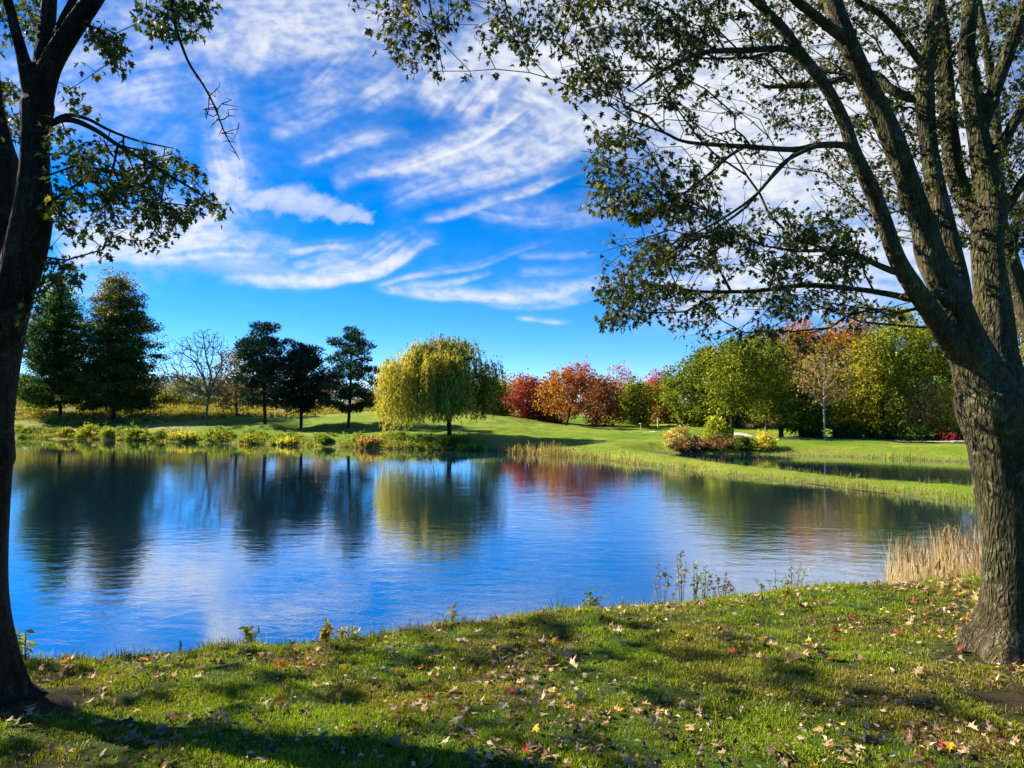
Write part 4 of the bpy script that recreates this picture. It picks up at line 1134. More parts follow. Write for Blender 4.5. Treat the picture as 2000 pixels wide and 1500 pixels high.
# ------------------------------------------------------------------ the trees on the near bank
def in_poly(px, py, poly):
    ins = np.zeros(len(px), bool); n = len(poly)
    for i in range(n):
        ax, ay = poly[i]; bx, by = poly[(i + 1) % n]
        if ay != by:
            ins ^= ((ay > py) != (by > py)) & (px < (bx - ax) * (py - ay) / (by - ay) + ax)
    return ins


def poly_targets(poly, n, Y0, Y1, clump=0, cs=30):
    a = np.array(poly, float); lo, hi = a.min(0), a.max(0)
    out = []
    while len(out) < n:
        q = RNG.uniform(lo, hi, (n * 2, 2))
        if clump:
            keep = fbm(q[:, 0] / cs, q[:, 1] / cs, 2, clump) > RNG.uniform(.30, .62, len(q))
            q = q[keep]
        q = q[in_poly(q[:, 0], q[:, 1], poly)]
        for x, y in q:
            out.append(P(x, y, RNG.uniform(Y0, Y1)))
    return np.array(out[:n])


def px_limb(rows, n=4):
    """rows (px, py, Y, half width in px) -> smooth limb of (x, y, z, r)"""
    return spline([(*P(a, b, Y), h * Y / F) for a, b, Y, h in rows], n=n)


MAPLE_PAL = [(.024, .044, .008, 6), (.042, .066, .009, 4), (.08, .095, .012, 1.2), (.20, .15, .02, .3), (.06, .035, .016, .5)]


def bank_tree(name, label, root_xy, limbs, targets, pal, bark, bare=(), leaf=(.026, .052), per=(1, 4), alpha=.42, tip=.0022, voxel=.010, world=False, sag=.20, min_trunk=.022, step=.16, expo=.40, knots=()):
    zg = gz(*root_xy)
    t = thing(name, label, 'tree', (root_xy[0], root_xy[1], zg))
    sk = Skeleton(); thick = MB()
    for li, rows in enumerate(limbs):
        q = spline(rows, n=4) if world else px_limb(rows, 4)
        if li == 0:
            sk.limb(q); st = None
        else:
            st = sk.nearest(q[0]); sk.limb(q[1:], start=st)
        ph = random.uniform(0, 6)

        def radfn(i, th, p, li=li, ph=ph):
            z = p[:, 2][:, None]
            r = 1 + .05 * np.sin(3 * th + ph + z * 2.2) + .035 * np.sin(5 * th - z * 4 + ph) + .04 * np.sin(z * 7 + ph)
            if li == 0:
                b = np.exp(-np.maximum(z - zg + .02, 0) / .13)
                r = r + b * (.24 + .34 * np.maximum(0, np.sin(2.5 * th + 1.1)) + .16 * np.sin(5 * th + 2))
            return r
        if q[0, 3] > min_trunk * 1.3:
            qq = spline(q, step=.05)
            if st is not None:
                qq = np.vstack([[*sk.p[st], qq[0, 3] * .9], qq])
            qq = qq[:max(4, int((qq[:, 3] > min_trunk).sum()))]
            tube(thick, qq[:, :3], qq[:, 3], 20, (1, 1, 1), True, radfn)
            thick.add(thick.v[-2][:20], np.array([list(range(19, -1, -1))]))
            sk.thick = getattr(sk, 'thick', set())
            sk.thick.update(i for i in range(len(sk.p) - len(q) + (0 if st is None else 1), len(sk.p)) if sk.fix[i] > min_trunk)
    for kx, ky, kY, kr in knots:                          # burls
        c = P(kx, ky, kY); r = kr * kY / F
        a = np.linspace(.02, math.pi - .02, 7)
        tube(thick, c + np.stack([np.cos(a) * 0, np.cos(a) * 0, -np.cos(a)], 1) * r, np.sin(a) * r, 12)
    nfix = len(sk.p)
    is_bare = np.zeros(0, bool)
    T = np.concatenate(list(targets) + list(bare)) if len(bare) else np.concatenate(targets)
    nt = sum(len(x) for x in targets)
    order_flag = np.arange(len(T)) < nt
    # grow() visits targets by distance; remember which tip belongs to which
    tips = sk.grow(T, alpha=alpha, step=step, sag=sag, jitter=.10)
    sk.finish(tip_r=tip, expo=expo, rmax=.05)
    o = thick.build('trunk', M[bark], t)
    md = o.modifiers.new('fuse', 'REMESH'); md.mode = 'VOXEL'; md.voxel_size = voxel; md.use_smooth_shade = True
    sm = o.modifiers.new('smooth', 'SMOOTH'); sm.factor = .5; sm.iterations = 14
    mb = MB()
    for c in sk.chains:
        seg = [c[0]]
        for i in c[1:]:
            if i in sk.thick:
                seg = [i]
                continue
            seg.append(i)
        if len(seg) > 1:
            rr = sk.r[seg].copy(); rr[0] = min(rr[0], rr[1] * 1.3); rr[-1] *= .6
            m = rr[min(1, len(rr) - 1)]
            tube(mb, sk.P[seg], rr, 4 if m < .004 else 5 if m < .012 else 8, cap=False)
    mb.build('twigs', M[bark], t)
    # leaves
    leafy = {}
    Pn = sk.P
    d = np.array([np.min(np.abs(Pn[k] - T).sum(1)) for k in tips[:1]])
    pos = []; dr = []
    Tb = np.concatenate(bare) if len(bare) else np.zeros((0, 3))
    for k in tips:
        if len(Tb) and np.min(np.sum((Tb - Pn[k]) ** 2, 1)) < 1e-6:
            continue
        node = k
        for lev in range(3):
            m = random.randint(*per) if lev == 0 else random.choice([0, 1, 1, 2])
            for _ in range(m):
                v = RNG.normal(0, 1, 3); v[2] = v[2] * .6 - .55
                v /= np.linalg.norm(v)
                pet = random.uniform(.02, .06)
                pos.append(Pn[node] + v * pet + RNG.normal(0, .012, 3)); dr.append(v + np.array([0, 0, -.45]))
            node = sk.par[node]
            if node < nfix:
                break
    pos = np.array(pos); dr = np.array(dr); dr /= np.linalg.norm(dr, axis=1)[:, None]
    n = len(pos)
    cols = palette(n, pal, .25)
    cv = fbm(pos[:, 0] * 1.7 + pos[:, 1] * .6, pos[:, 2] * 1.7 + pos[:, 1] * .9, 2, 19)[:, None]
    warm = RNG.random((n, 1)) < np.clip((cv - .60) * 4, 0, .6)
    cols = np.where(warm, palette(n, [(.15, .15, .015, 3), (.24, .17, .02, 1), (.10, .12, .012, 2)], .25), cols)
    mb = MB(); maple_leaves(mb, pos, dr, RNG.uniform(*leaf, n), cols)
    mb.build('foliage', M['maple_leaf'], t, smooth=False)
    print(name, 'leaves', n, 'nodes', len(sk.p))
    return t


# --- the many-stemmed maple
RL = [
    [(1968, 1300, 5.5, 76), (1966, 1262, 5.5, 68), (1972, 1220, 5.5, 57), (1972, 1150, 5.5, 51), (1969, 1050, 5.5, 50), (1963, 950, 5.5, 51), (1952, 860, 5.5, 56), (1934, 790, 5.5, 61), (1932, 765, 5.5, 50), (1930, 745, 5.5, 30)],
    [(1934, 800, 5.5, 52), (1915, 735, 5.5, 46), (1884, 660, 5.45, 37), (1850, 570, 5.4, 30), (1817, 499, 5.4, 27), (1805, 446, 5.4, 24), (1782, 380, 5.35, 22), (1748, 285, 5.3, 21), (1715, 209, 5.3, 20), (1682, 138, 5.25, 19), (1649, 62, 5.2, 18), (1625, -5, 5.2, 17), (1600, -120, 5.2, 15), (1560, -320, 5.1, 11), (1530, -520, 5.0, 6)],
    [(1870, 690, 5.45, 24), (1829, 626, 5.3, 20), (1791, 570, 5.2, 18), (1753, 508, 5.15, 17), (1725, 428, 5.1, 16), (1701, 366, 5.05, 15), (1668, 295, 5.0, 13.5), (1649, 238, 5.0, 13), (1611, 166, 4.95, 12), (1563, 105, 4.9, 11), (1530, 57, 4.9, 10), (1487, 12, 4.85, 9), (1430, -60, 4.8, 8), (1340, -170, 4.8, 6.5), (1200, -290, 4.9, 4)],
    [(1872, 590, 5.45, 24), (1868, 537, 5.5, 21), (1849, 451, 5.55, 19), (1829, 370, 5.6, 18), (1812, 266, 5.7, 17), (1806, 180, 5.7, 17), (1810, 114, 5.75, 16), (1822, 47, 5.8, 15.5), (1829, 0, 5.8, 15), (1840, -120, 5.9, 12), (1835, -320, 6, 8)],
    [(1935, 810, 5.55, 52), (1953, 740, 5.6, 42), (1948, 690, 5.65, 35), (1936, 570, 5.7, 31), (1930, 475, 5.75, 30), (1938, 404, 5.8, 28), (1924, 332, 5.85, 24), (1910, 261, 5.9, 20), (1899, 190, 5.95, 18), (1888, 104, 6.0, 16), (1893, 38, 6.0, 14.5), (1898, -30, 6.1, 13), (1905, -200, 6.2, 10), (1890, -400, 6.2, 6)],
    [(1929, 455, 5.78, 22), (1900, 415, 5.9, 19), (1868, 351, 6.0, 17.5), (1854, 266, 6.1, 16.5), (1848, 190, 6.2, 16), (1843, 119, 6.25, 15), (1838, 47, 6.3, 14), (1822, -40, 6.4, 12), (1790, -200, 6.5, 9), (1740, -380, 6.5, 5)],
    [(1912, 255, 5.9, 15), (1932, 210, 5.9, 14), (1950, 155, 5.85, 13), (1976, 85, 5.8, 12.5), (1995, 28, 5.8, 12), (2030, -90, 5.7, 10), (2080, -260, 5.7, 6)],
    [(1945, 425, 5.8, 13), (1963, 408, 5.8, 11.5), (1982, 379, 5.75, 10.5), (2002, 350, 5.7, 10), (2060, 270, 5.6, 8), (2140, 170, 5.5, 5)],
    [(1926, 340, 5.85, 12), (1944, 308, 5.8, 11), (1968, 264, 5.8, 10.5), (1996, 212, 5.75, 10), (2050, 120, 5.7, 8), (2110, -20, 5.6, 5)],
    # side branches
    [(1560, 106, 4.9, 7), (1525, 95, 4.85, 6.5), (1454, 98, 4.75, 6), (1382, 101, 4.65, 5), (1335, 116, 4.6, 4), (1287, 142, 4.55, 3), (1235, 178, 4.5, 1.6)],
    [(1668, 290, 5.0, 8), (1640, 283, 4.98, 7), (1596, 284, 4.95, 6.2), (1549, 292, 4.9, 5.6), (1454, 286, 4.8, 4.8), (1344, 278, 4.7, 3.4), (1297, 259, 4.65, 2.6), (1240, 238, 4.6, 1.4)],
    [(1600, 283, 4.95, 5), (1560, 300, 4.85, 4.2), (1525, 323, 4.75, 3.6), (1477, 380, 4.65, 3), (1411, 427, 4.55, 2.2), (1330, 470, 4.5, 1.3)],
    [(1454, 286, 4.8, 3.6), (1420, 308, 4.75, 3.2), (1382, 342, 4.7, 2.8), (1316, 390, 4.65, 2), (1240, 420, 4.6, 1.2)],
    [(1560, 292, 4.9, 4), (1530, 322, 5.05, 3.6), (1490, 365, 5.1, 3.2), (1450, 410, 5.15, 2.8), (1382, 456, 5.2, 2.2), (1316, 496, 5.2, 1.4)],
    [(1775, 584, 5.2, 8), (1740, 575, 5.3, 7), (1667, 564, 5.35, 6), (1572, 557, 5.4, 5.2), (1477, 568, 5.45, 4.2), (1382, 570, 5.5, 3.2), (1306, 566, 5.5, 2.2), (1230, 590, 5.5, 1.2)],
    [(1757, 535, 5.15, 7), (1720, 520, 5.1, 6), (1682, 503, 5.0, 5.2), (1634, 489, 4.95, 4.6), (1560, 490, 4.9, 3.2), (1490, 480, 4.85, 1.8)],
    [(1655, 75, 5.2, 14), (1630, 60, 5.1, 11.5), (1606, 42, 5.0, 10.5), (1572, 14, 4.9, 10), (1549, -4, 4.85, 9), (1480, -80, 4.7, 7), (1380, -190, 4.6, 5), (1250, -280, 4.5, 3)],
    [(1806, 186, 5.7, 11), (1777, 190, 5.75, 10.5), (1739, 174, 5.8, 10), (1706, 146, 5.9, 9), (1650, 152, 6.0, 8), (1600, 165, 6.1, 6), (1500, 170, 6.2, 4)],
    [(1808, 130, 5.75, 9), (1791, 112, 5.7, 8), (1753, 62, 5.6, 7), (1715, 24, 5.5, 6.5), (1672, -2, 5.4, 6), (1600, -90, 5.3, 4)],
    # overhead limbs that reach over the water, their drooping ends come down into view
    [(1490, 15, 4.85, 7), (1400, -60, 4.6, 6.2), (1280, -150, 4.5, 5.5), (1100, -210, 4.5, 4.5), (930, -190, 4.5, 3.5), (820, -110, 4.5, 2.6), (770, -20, 4.5, 1.8)],
    [(1340, -170, 4.8, 5), (1220, -140, 4.7, 4.4), (1080, -90, 4.7, 3.4), (990, -20, 4.7, 2.4), (1000, 50, 4.7, 1.4)],
    [(820, -110, 4.5, 2.4), (830, -40, 4.45, 2), (850, 60, 4.4, 1.6), (866, 145, 4.4, 1)],
]
R_T = [poly_targets([(630, -40), (690, 30), (735, 80), (770, 125), (860, 148), (858, 60), (905, 20), (930, -60)], 136, 4.2, 4.8, 3),
       poly_targets([(905, -60), (930, 60), (935, 100), (985, 120), (990, 150), (1050, 125), (1100, 120), (1120, -60)], 145, 4.4, 5.0, 4),
       poly_targets([(1080, -60), (1090, 120), (1110, 210), (1150, 270), (1240, 290), (1330, 180), (1400, 60), (1420, -60)], 645, 4.3, 5.6, 5),
       poly_targets([(1330, -60), (1300, 180), (1400, 330), (1560, 260), (1540, 60), (1520, -60)], 214, 4.6, 6.2, 6),
       poly_targets([(1140, 300), (1145, 400), (1200, 430), (1290, 420), (1420, 420), (1400, 340), (1240, 260)], 270, 4.4, 5.2, 7),
       poly_targets([(1180, 460), (1165, 560), (1175, 640), (1230, 640), (1300, 600), (1420, 560), (1440, 440), (1280, 400), (1220, 420)], 445, 4.5, 5.6, 8),
       poly_targets([(1440, 410), (1440, 520), (1520, 560), (1700, 540), (1700, 480), (1640, 420), (1540, 400)], 337, 4.6, 5.6, 9, 24),
       poly_targets([(1290, 570), (1300, 640), (1420, 665), (1560, 655), (1700, 640), (1760, 610), (1640, 560)], 256, 5.0, 6.2, 10),
       poly_targets([(1480, -40), (1420, 120), (1560, 330), (1640, 420), (1760, 480), (1900, 480), (2040, 520), (2040, -40)], 2300, 5.4, 8.5, 12),
       poly_targets([(1400, 640), (1420, 665), (1560, 720), (1600, 690), (1560, 640)], 27, 5.2, 5.6, 0)]
# crown above and beside the photograph's frame
R_T.append(np.array([P(x, y, Y) for x, y, Y in zip(RNG.uniform(1150, 2300, 300), RNG.uniform(-620, -50, 300), RNG.uniform(3.6, 7.5, 300))]))
R_B = [poly_targets([(1300, 180), (1290, 260), (1420, 400), (1500, 480), (1600, 420), (1560, 300), (1440, 200)], 46, 4.6, 5.6), poly_targets([(1100, 290), (1130, 330), (1110, 410), (1180, 440), (1240, 420), (1220, 300)], 8, 4.4, 4.8),
       poly_targets([(1290, 640), (1380, 720), (1520, 700), (1640, 640)], 26, 5.0, 5.6), poly_targets([(1500, 560), (1600, 640), (1800, 680), (1780, 600)], 26, 5.3, 6.2)]
bank_tree('maple_tree', 'massive grey olive maple dividing into many stems on the leafy lawn', P(1960, 1250, 5.5)[:2], RL, R_T, MAPLE_PAL, 'bark_olive', R_B,
          knots=[(1846, 585, 5.32, 14), (1826, 575, 5.3, 12), (1815, 500, 5.35, 16)])

# --- the dark twin-stemmed maple at the other edge
LL = [
    [(-36, 1400, 4.5, 76), (-34, 1352, 4.5, 66), (-30, 1310, 4.5, 56), (-33, 1200, 4.5, 46), (-34, 1080, 4.5, 45), (-33, 970, 4.5, 45), (-26, 880, 4.5, 44), (-20, 800, 4.5, 41), (-8, 700, 4.5, 39), (16, 600, 4.45, 38), (48, 500, 4.45, 38), (66, 410, 4.4, 33), (68, 330, 4.4, 26), (70, 260, 4.4, 27), (74, 200, 4.4, 32)],
    [(74, 205, 4.4, 26), (98, 130, 4.4, 22), (140, 60, 4.4, 19), (182, 0, 4.4, 17), (225, -70, 4.4, 15), (290, -190, 4.4, 12), (340, -360, 4.4, 7)],
    [(72, 215, 4.4, 20), (86, 110, 4.45, 17), (93, 50, 4.5, 15), (97, -5, 4.5, 14), (105, -120, 4.6, 12), (100, -330, 4.7, 7)],
    [(112, 70, 4.42, 10), (124, 38, 4.45, 9.5), (140, 5, 4.5, 8.5), (165, -60, 4.5, 7), (200, -200, 4.6, 4)],
    [(64, 205, 4.4, 16), (46, 120, 4.35, 13), (30, 60, 4.3, 11), (14, 0, 4.3, 10.5), (-10, -100, 4.2, 9), (-60, -300, 4.2, 5)],
    [(-24, 900, 4.55, 44), (-18, 800, 4.7, 40), (-12, 700, 4.8, 36), (-6, 600, 4.85, 34), (4, 500, 4.9, 34), (10, 420, 4.9, 32), (12, 340, 4.9, 28), (6, 290, 4.9, 20), (-6, 220, 4.9, 14), (-16, 120, 4.9, 11), (-26, 0, 4.9, 9), (-60, -200, 4.9, 6)],
    [(92, 245, 4.4, 7), (120, 234, 4.35, 6), (150, 237, 4.3, 5.4), (190, 256, 4.25, 4.6), (230, 283, 4.2, 4), (280, 312, 4.15, 3.4), (330, 342, 4.1, 2.6), (380, 372, 4.05, 1.8), (432, 410, 4.0, 1)],
    [(95, 243, 4.4, 5), (130, 225, 4.5, 4), (170, 232, 4.6, 3.4), (215, 255, 4.7, 2.8), (270, 275, 4.8, 2), (340, 290, 4.9, 1.2)],
    [(250, -120, 4.4, 5), (290, -110, 4.3, 4.4), (325, -40, 4.25, 3.8), (340, 40, 4.2, 3.2), (352, 80, 4.2, 2.9), (370, 125, 4.2, 2.5), (397, 166, 4.2, 2.1), (420, 210, 4.2, 1.7), (440, 262, 4.2, 1.3), (468, 312, 4.2, .8)],
    [(160, 30, 4.4, 4), (180, 60, 4.35, 3), (200, 90, 4.3, 2.2), (225, 130, 4.3, 1.4)],
]
L_T = [poly_targets([(95, 245), (150, 238), (230, 275), (290, 290), (345, 300), (390, 320), (400, 360), (445, 408), (410, 445), (360, 420), (330, 470), (280, 490), (230, 450), (200, 490), (150, 470), (95, 420)], 430, 3.9, 4.9, 31, 26),
       poly_targets([(230, -60), (240, 20), (290, 60), (330, 92), (385, 60), (415, 45), (400, -60)], 159, 4.0, 4.6, 32), poly_targets([(160, 60), (160, 130), (220, 165), (262, 125), (230, 60), (190, 40)], 63, 4.2, 4.6, 33),
       poly_targets([(0, -40), (0, 100), (30, 100), (70, 70), (110, -40)], 87, 4.3, 5.4, 34), poly_targets([(-10, 150), (-10, 330), (30, 330), (52, 250), (40, 150)], 58, 4.8, 5.6, 35),
       poly_targets([(60, 470), (70, 560), (120, 555), (150, 570), (150, 510), (110, 470)], 49, 4.3, 4.9, 0), poly_targets([(45, 540), (40, 660), (66, 640), (86, 560)], 20, 4.3, 4.9, 0), poly_targets([(120, 170), (170, 240), (200, 215), (140, 150)], 11, 4.3, 4.5, 0),
       np.array([P(x, y, Y) for x, y, Y in zip(RNG.uniform(-900, 420, 900), RNG.uniform(-750, -50, 900), RNG.uniform(3.0, 6.4, 900))])]
L_B = [poly_targets([(380, 130), (385, 200), (420, 270), (455, 300), (480, 225), (420, 150)], 60, 4.1, 4.3)]
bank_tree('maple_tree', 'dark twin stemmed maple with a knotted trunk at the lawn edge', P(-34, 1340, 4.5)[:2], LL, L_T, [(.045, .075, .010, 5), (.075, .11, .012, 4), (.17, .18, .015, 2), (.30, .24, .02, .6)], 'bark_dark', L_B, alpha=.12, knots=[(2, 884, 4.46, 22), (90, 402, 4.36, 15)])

# --- further maples of the same row
SM = [[(2090, 1160, 9, 42), (2080, 1080, 9, 34), (2065, 900, 9, 31), (2040, 700, 9, 27), (2000, 588, 9, 20), (1966, 495, 9, 17), (1950, 410, 9, 14), (1948, 300, 9, 11), (1935, 150, 9, 9), (1900, -60, 9, 6)],
      [(2035, 690, 9, 20), (2030, 560, 9.1, 17), (2015, 420, 9.2, 14), (2025, 200, 9.3, 11), (2040, -80, 9.3, 6)], [(1966, 495, 9, 9), (1985, 440, 9, 8), (2005, 380, 9, 7), (2040, 250, 9, 5)]]
S_T = [poly_targets([(1880, -100), (1900, 300), (1960, 520), (2100, 560), (2250, 400), (2250, -100)], 260, 7.8, 10.5, 41)]
bank_tree('maple_tree', 'slender pale stemmed maple standing behind the massive many stemmed one', P(2090, 1150, 9)[:2], SM, S_T, MAPLE_PAL, 'bark_olive', (), leaf=(.06, .10))


def row_maple(label, x, y, hh, sd_):
    r = random.Random(sd_); z = gz(x, y)
    L_ = [[(x, y, z - .3, .34), (x, y, z + .05, .27), (x + .05, y, z + 1.2, .2), (x + .1, y + .05, z + 2.6, .18)]]
    for k in range(6):
        a = k / 6 * TAU + r.uniform(-.3, .3); e = r.uniform(.9, 1.9)
        L_.append([(x + .1, y + .05, z + 2.3 + r.uniform(0, .3), .10), (x + .1 + math.cos(a) * e * .6, y + math.sin(a) * e * .6, z + hh * .5, .075), (x + math.cos(a) * e * 1.3, y + math.sin(a) * e * 1.3, z + hh * .74, .05), (x + math.cos(a) * e * 1.7, y + math.sin(a) * e * 1.7, z + hh * .95, .02)])
    T = []
    while len(T) < 1300:
        p = RNG.uniform(-1, 1, 3)
        if .25 < p @ p < 1:
            q = np.array([x + p[0] * 4.2, y + 2.2 + p[1] * 4.3, z + hh * .62 + p[2] * hh * .42])
            if fbm(np.array([q[0] * .8 + q[1]]), np.array([q[2] * .8]), 2, sd_)[0] > .42:
                T.append(q)
    bank_tree('maple_tree', label, (x, y), L_, [np.array(T)], MAPLE_PAL, 'bark_dark', (), leaf=(.09, .14), per=(3, 6), step=.3, voxel=.02, world=True)


row_maple('neighbouring maple of the bank row beyond the dark twin stemmed one', -9.6, 4.4, 9.5, 51)
row_maple('second neighbouring maple further along the bank row', -14.6, 3.6, 12.5, 52)

# ------------------------------------------------------------------ grass
def blades(mb, x, y, z, h, wd, cols, lean=.7):
    n = len(x)
    az = RNG.uniform(0, TAU, n); yaw = RNG.uniform(0, TAU, n)
    ln = np.abs(RNG.normal(0, lean, n))
    dx, dy = np.cos(az) * ln * h, np.sin(az) * ln * h
    wx, wy = np.cos(yaw) * wd * .5, np.sin(yaw) * wd * .5
    zz = z - .004
    v = np.stack([np.stack([x - wx, y - wy, zz], -1), np.stack([x + wx, y + wy, zz], -1),
                  np.stack([x + dx * .45 + wx * .75, y + dy * .45 + wy * .75, zz + h * .62], -1), np.stack([x + dx * .45 - wx * .75, y + dy * .45 - wy * .75, zz + h * .62], -1),
                  np.stack([x + dx, y + dy, zz + h * np.clip(1.05 - ln * .35, .35, 1)], -1)], 1)
    i = np.arange(n)[:, None] * 5
    mb.add(v.reshape(-1, 3), i + np.array([[0, 1, 2, 3]]), np.repeat(cols, 5, 0))
    mb.f.append(i + np.array([[3, 2, 4]]) + mb.n - n * 5)


def sd_all(x, y):
    wob = (fbm(x * .35, y * .35, 3, 5) - .5) * np.where(y < 22, .7, 1.6)
    return np.minimum(poly_sd(x, y, POND) + wob, poly_sd(x, y, BACK) + wob * .6)


def bare_amount(x, y):
    n2 = fbm(x * .9, y * .9, 4, 62); b = np.zeros(len(x))
    for bx, by, br in [(P(1870, 1260, 5.3)[0], 5.35, .55), (P(80, 1480, 3.5)[0], 3.45, .35), (P(100, 1335, 4.5)[0], 4.45, .45), (P(1990, 1330, 4.6)[0], 4.5, .45)]:
        b = np.maximum(b, sstep(1.0, .35, np.hypot(x - bx, (y - by) * 1.2) / br + (n2 - .5) * 1.2))
    return b


n0 = 1500000
y = 2.6 + (11.5 - 2.6) * RNG.random(n0) ** 1.25
x = RNG.uniform(-1, 1, n0) * (y * .76 + .8)
keep = RNG.random(n0) < (3.2 / y) ** .5 * .62
x, y = x[keep], y[keep]
s_ = sd_all(x, y); k = (s_ > 1.2) & (bare_amount(x, y) < RNG.random(len(x)) * .9)
x, y, s_ = x[k], y[k], s_[k]
pn = fbm(x * 1.3, y * 1.3, 4, 71); pf = fbm(x * 5, y * 5, 3, 72)
k = RNG.random(len(x)) < np.clip((pf - .28) * 3.2, .12, 1); x, y, s_, pn, pf = x[k], y[k], s_[k], pn[k], pf[k]
z = terrain(x, y)
edge = sstep(4.2, 2.6, s_)
h = RNG.uniform(.015, .037, len(x)) * (.55 + .9 * pf) * (1 + edge * RNG.random(len(x)) ** 3 * 5)
t_ = np.clip((pn - .12) * 1.7 + RNG.normal(0, .17, len(x)), 0, 1)
cols = ramp3(t_, [(.31, .255, .06), (.27, .265, .025), (.20, .275, .012), (.27, .36, .014)]) * np.exp(RNG.normal(0, .28, (len(x), 1)))
dryb = RNG.random(len(x)) < .09; cols[dryb] = palette(int(dryb.sum()), [(.30, .24, .10, 2), (.2, .14, .06, 1)], .3)
mb = MB(); blades(mb, x, y, z, h, .0045 * (y / 3.5) ** .5, cols, .75)
print('blades', len(x))
tag(mb.build('lawn_grass', M['blade'], smooth=False), 'short patchy grass on the shaded near lawn', 'grass', None, 'stuff')

# rough grass on the strip, the far banks and the water's edge
n0 = 300000
y = 24 + 72 * RNG.random(n0) ** 1.5; x = RNG.uniform(-1, 1, n0) * (y * .74 + 2)
s_ = sd_all(x, y); nn = fbm(x * .4, y * .4, 3, 81)
k = (s_ > -.12) & (s_ < 2.6 + nn * 2.5 * (y < 62)) & (RNG.random(n0) < np.where(s_ < 2, .9, .55))
x, y, s_, nn = x[k], y[k], s_[k], nn[k]; z = np.maximum(terrain(x, y), WATER - .02)
h = RNG.uniform(.08, .26, len(x)) * (.5 + nn) * np.where(s_ < .8, 1.15, .45) * np.where((x > 6) & (y < 62) & (s_ > .5), .5, 1) * np.where((nn > .58) & (s_ < 1.3), 1.6, 1)
cols = ramp3(np.clip(nn * 1.2 - .1 + RNG.normal(0, .2, len(x)), 0, 1), [(.30, .26, .06), (.20, .24, .02), (.13, .23, .012), (.17, .28, .015)]) * np.exp(RNG.normal(0, .22, (len(x), 1)))
st_ = RNG.random(len(x)) < np.where(s_ < .7, .5, .10); cols[st_] = palette(int(st_.sum()), [(.40, .32, .13, 3), (.28, .22, .08, 2), (.34, .31, .05, 2)], .2)
mb = MB(); blades(mb, x, y, z, h, .03 * (y / 45), cols, .45)
tag(mb.build('bank_grass', M['blade'], smooth=False), 'rough yellow green grass along the far banks and the strip', 'grass', None, 'stuff')

# weeds on the berm
n0 = 42000
x = RNG.uniform(-75, -4, n0); y = RNG.uniform(96.5, 113, n0); nn = fbm(x * .35, y * .5, 4, 83)
k = (nn > .42) & (np.abs(x) < y * .74); x, y, nn = x[k], y[k], nn[k]; z = terrain(x, y)
h = RNG.uniform(.2, .75, len(x)) * (nn * 1.8 - .3)
cols = ramp3(np.clip((nn - .4) * 3 + RNG.normal(0, .25, len(x)), 0, 1), [(.42, .31, .12), (.34, .28, .08), (.30, .28, .05), (.22, .23, .03)]) * np.exp(RNG.normal(0, .25, (len(x), 1)))
mb = MB(); blades(mb, x, y, z, h, .16, cols, .45)
tag(mb.build('berm_weeds', M['blade'], smooth=False), 'tall olive and straw weeds covering the berm', 'weeds', None, 'stuff')

# dry reeds: the bed by the massive trunk and the strips at the far shore
def reeds(name, lab, spots, hr, wd, pal, lean=.1, top=True):
    x, y = spots; n = len(x); z = np.maximum(terrain(x, y), WATER) - .03
    h = hr[0] + (hr[1] - hr[0]) * RNG.random(n) * (.55 + .9 * fbm(x * 1.5, y * 1.5, 2, 87))
    cols = palette(n, pal, .22)
    mb = MB(); blades(mb, x, y, z, h, wd, cols, lean)
    k = RNG.random(n) < .6
    m_ = int(k.sum())
    blades(mb, x[k], y[k], z[k] + h[k] * RNG.uniform(.1, .5, m_), h[k] * RNG.uniform(.3, .6, m_), wd * .8, palette(m_, pal, .25), .7)
    if top:
        k = RNG.random(n) < .25; m_ = int(k.sum())
        blades(mb, x[k], y[k], z[k] + h[k] * .86, h[k] * .16, wd * 2.6, palette(m_, [(.22, .13, .07, 2), (.34, .22, .12, 2)], .2), .25)
    return tag(mb.build(name, M['blade'], smooth=False), lab, 'reeds', None, 'stuff')


py_ = RNG.uniform(12.2, 15.0, 5200); pxx = 1722 + 260 * RNG.random(5200) ** .75
k = (fbm(pxx / 40, py_ * 1.2, 2, 88) > .32) & (py_ > 12.2 + np.maximum(0, 1790 - pxx) / 60)
reeds('reed_bed', 'tan dry reeds standing in the water beside the massive trunk', ((pxx[k] - 1000) / F * py_[k], py_[k]), (.45, 1.62), .010, [(.62, .47, .29, 3), (.50, .35, .21, 2), (.72, .60, .40, 3), (.36, .32, .12, 1)], .16)
pxx = np.concatenate([RNG.normal(990, 26, 420), RNG.normal(1080, 24, 320), RNG.normal(705, 12, 90), RNG.normal(778, 18, 120), RNG.uniform(1040, 1250, 160)])
sh = np.array([(1000 + F * p[0] / p[1], p[1]) for p in FAR_SHORE]); sh = sh[np.argsort(sh[:, 0])]
py_ = np.interp(pxx, sh[:, 0], sh[:, 1]) + RNG.uniform(-.6, 1.0, len(pxx))
reeds('reeds', 'straw coloured reeds in patches along the far waterline', ((pxx - 1000) / F * py_, py_), (.15, .95), .045, [(.46, .36, .16, 3), (.34, .26, .10, 2), (.36, .33, .08, 1)], .3)

# ------------------------------------------------------------------ plants on the edge of the near bank
EG = 'weeds on the edge of the near bank'


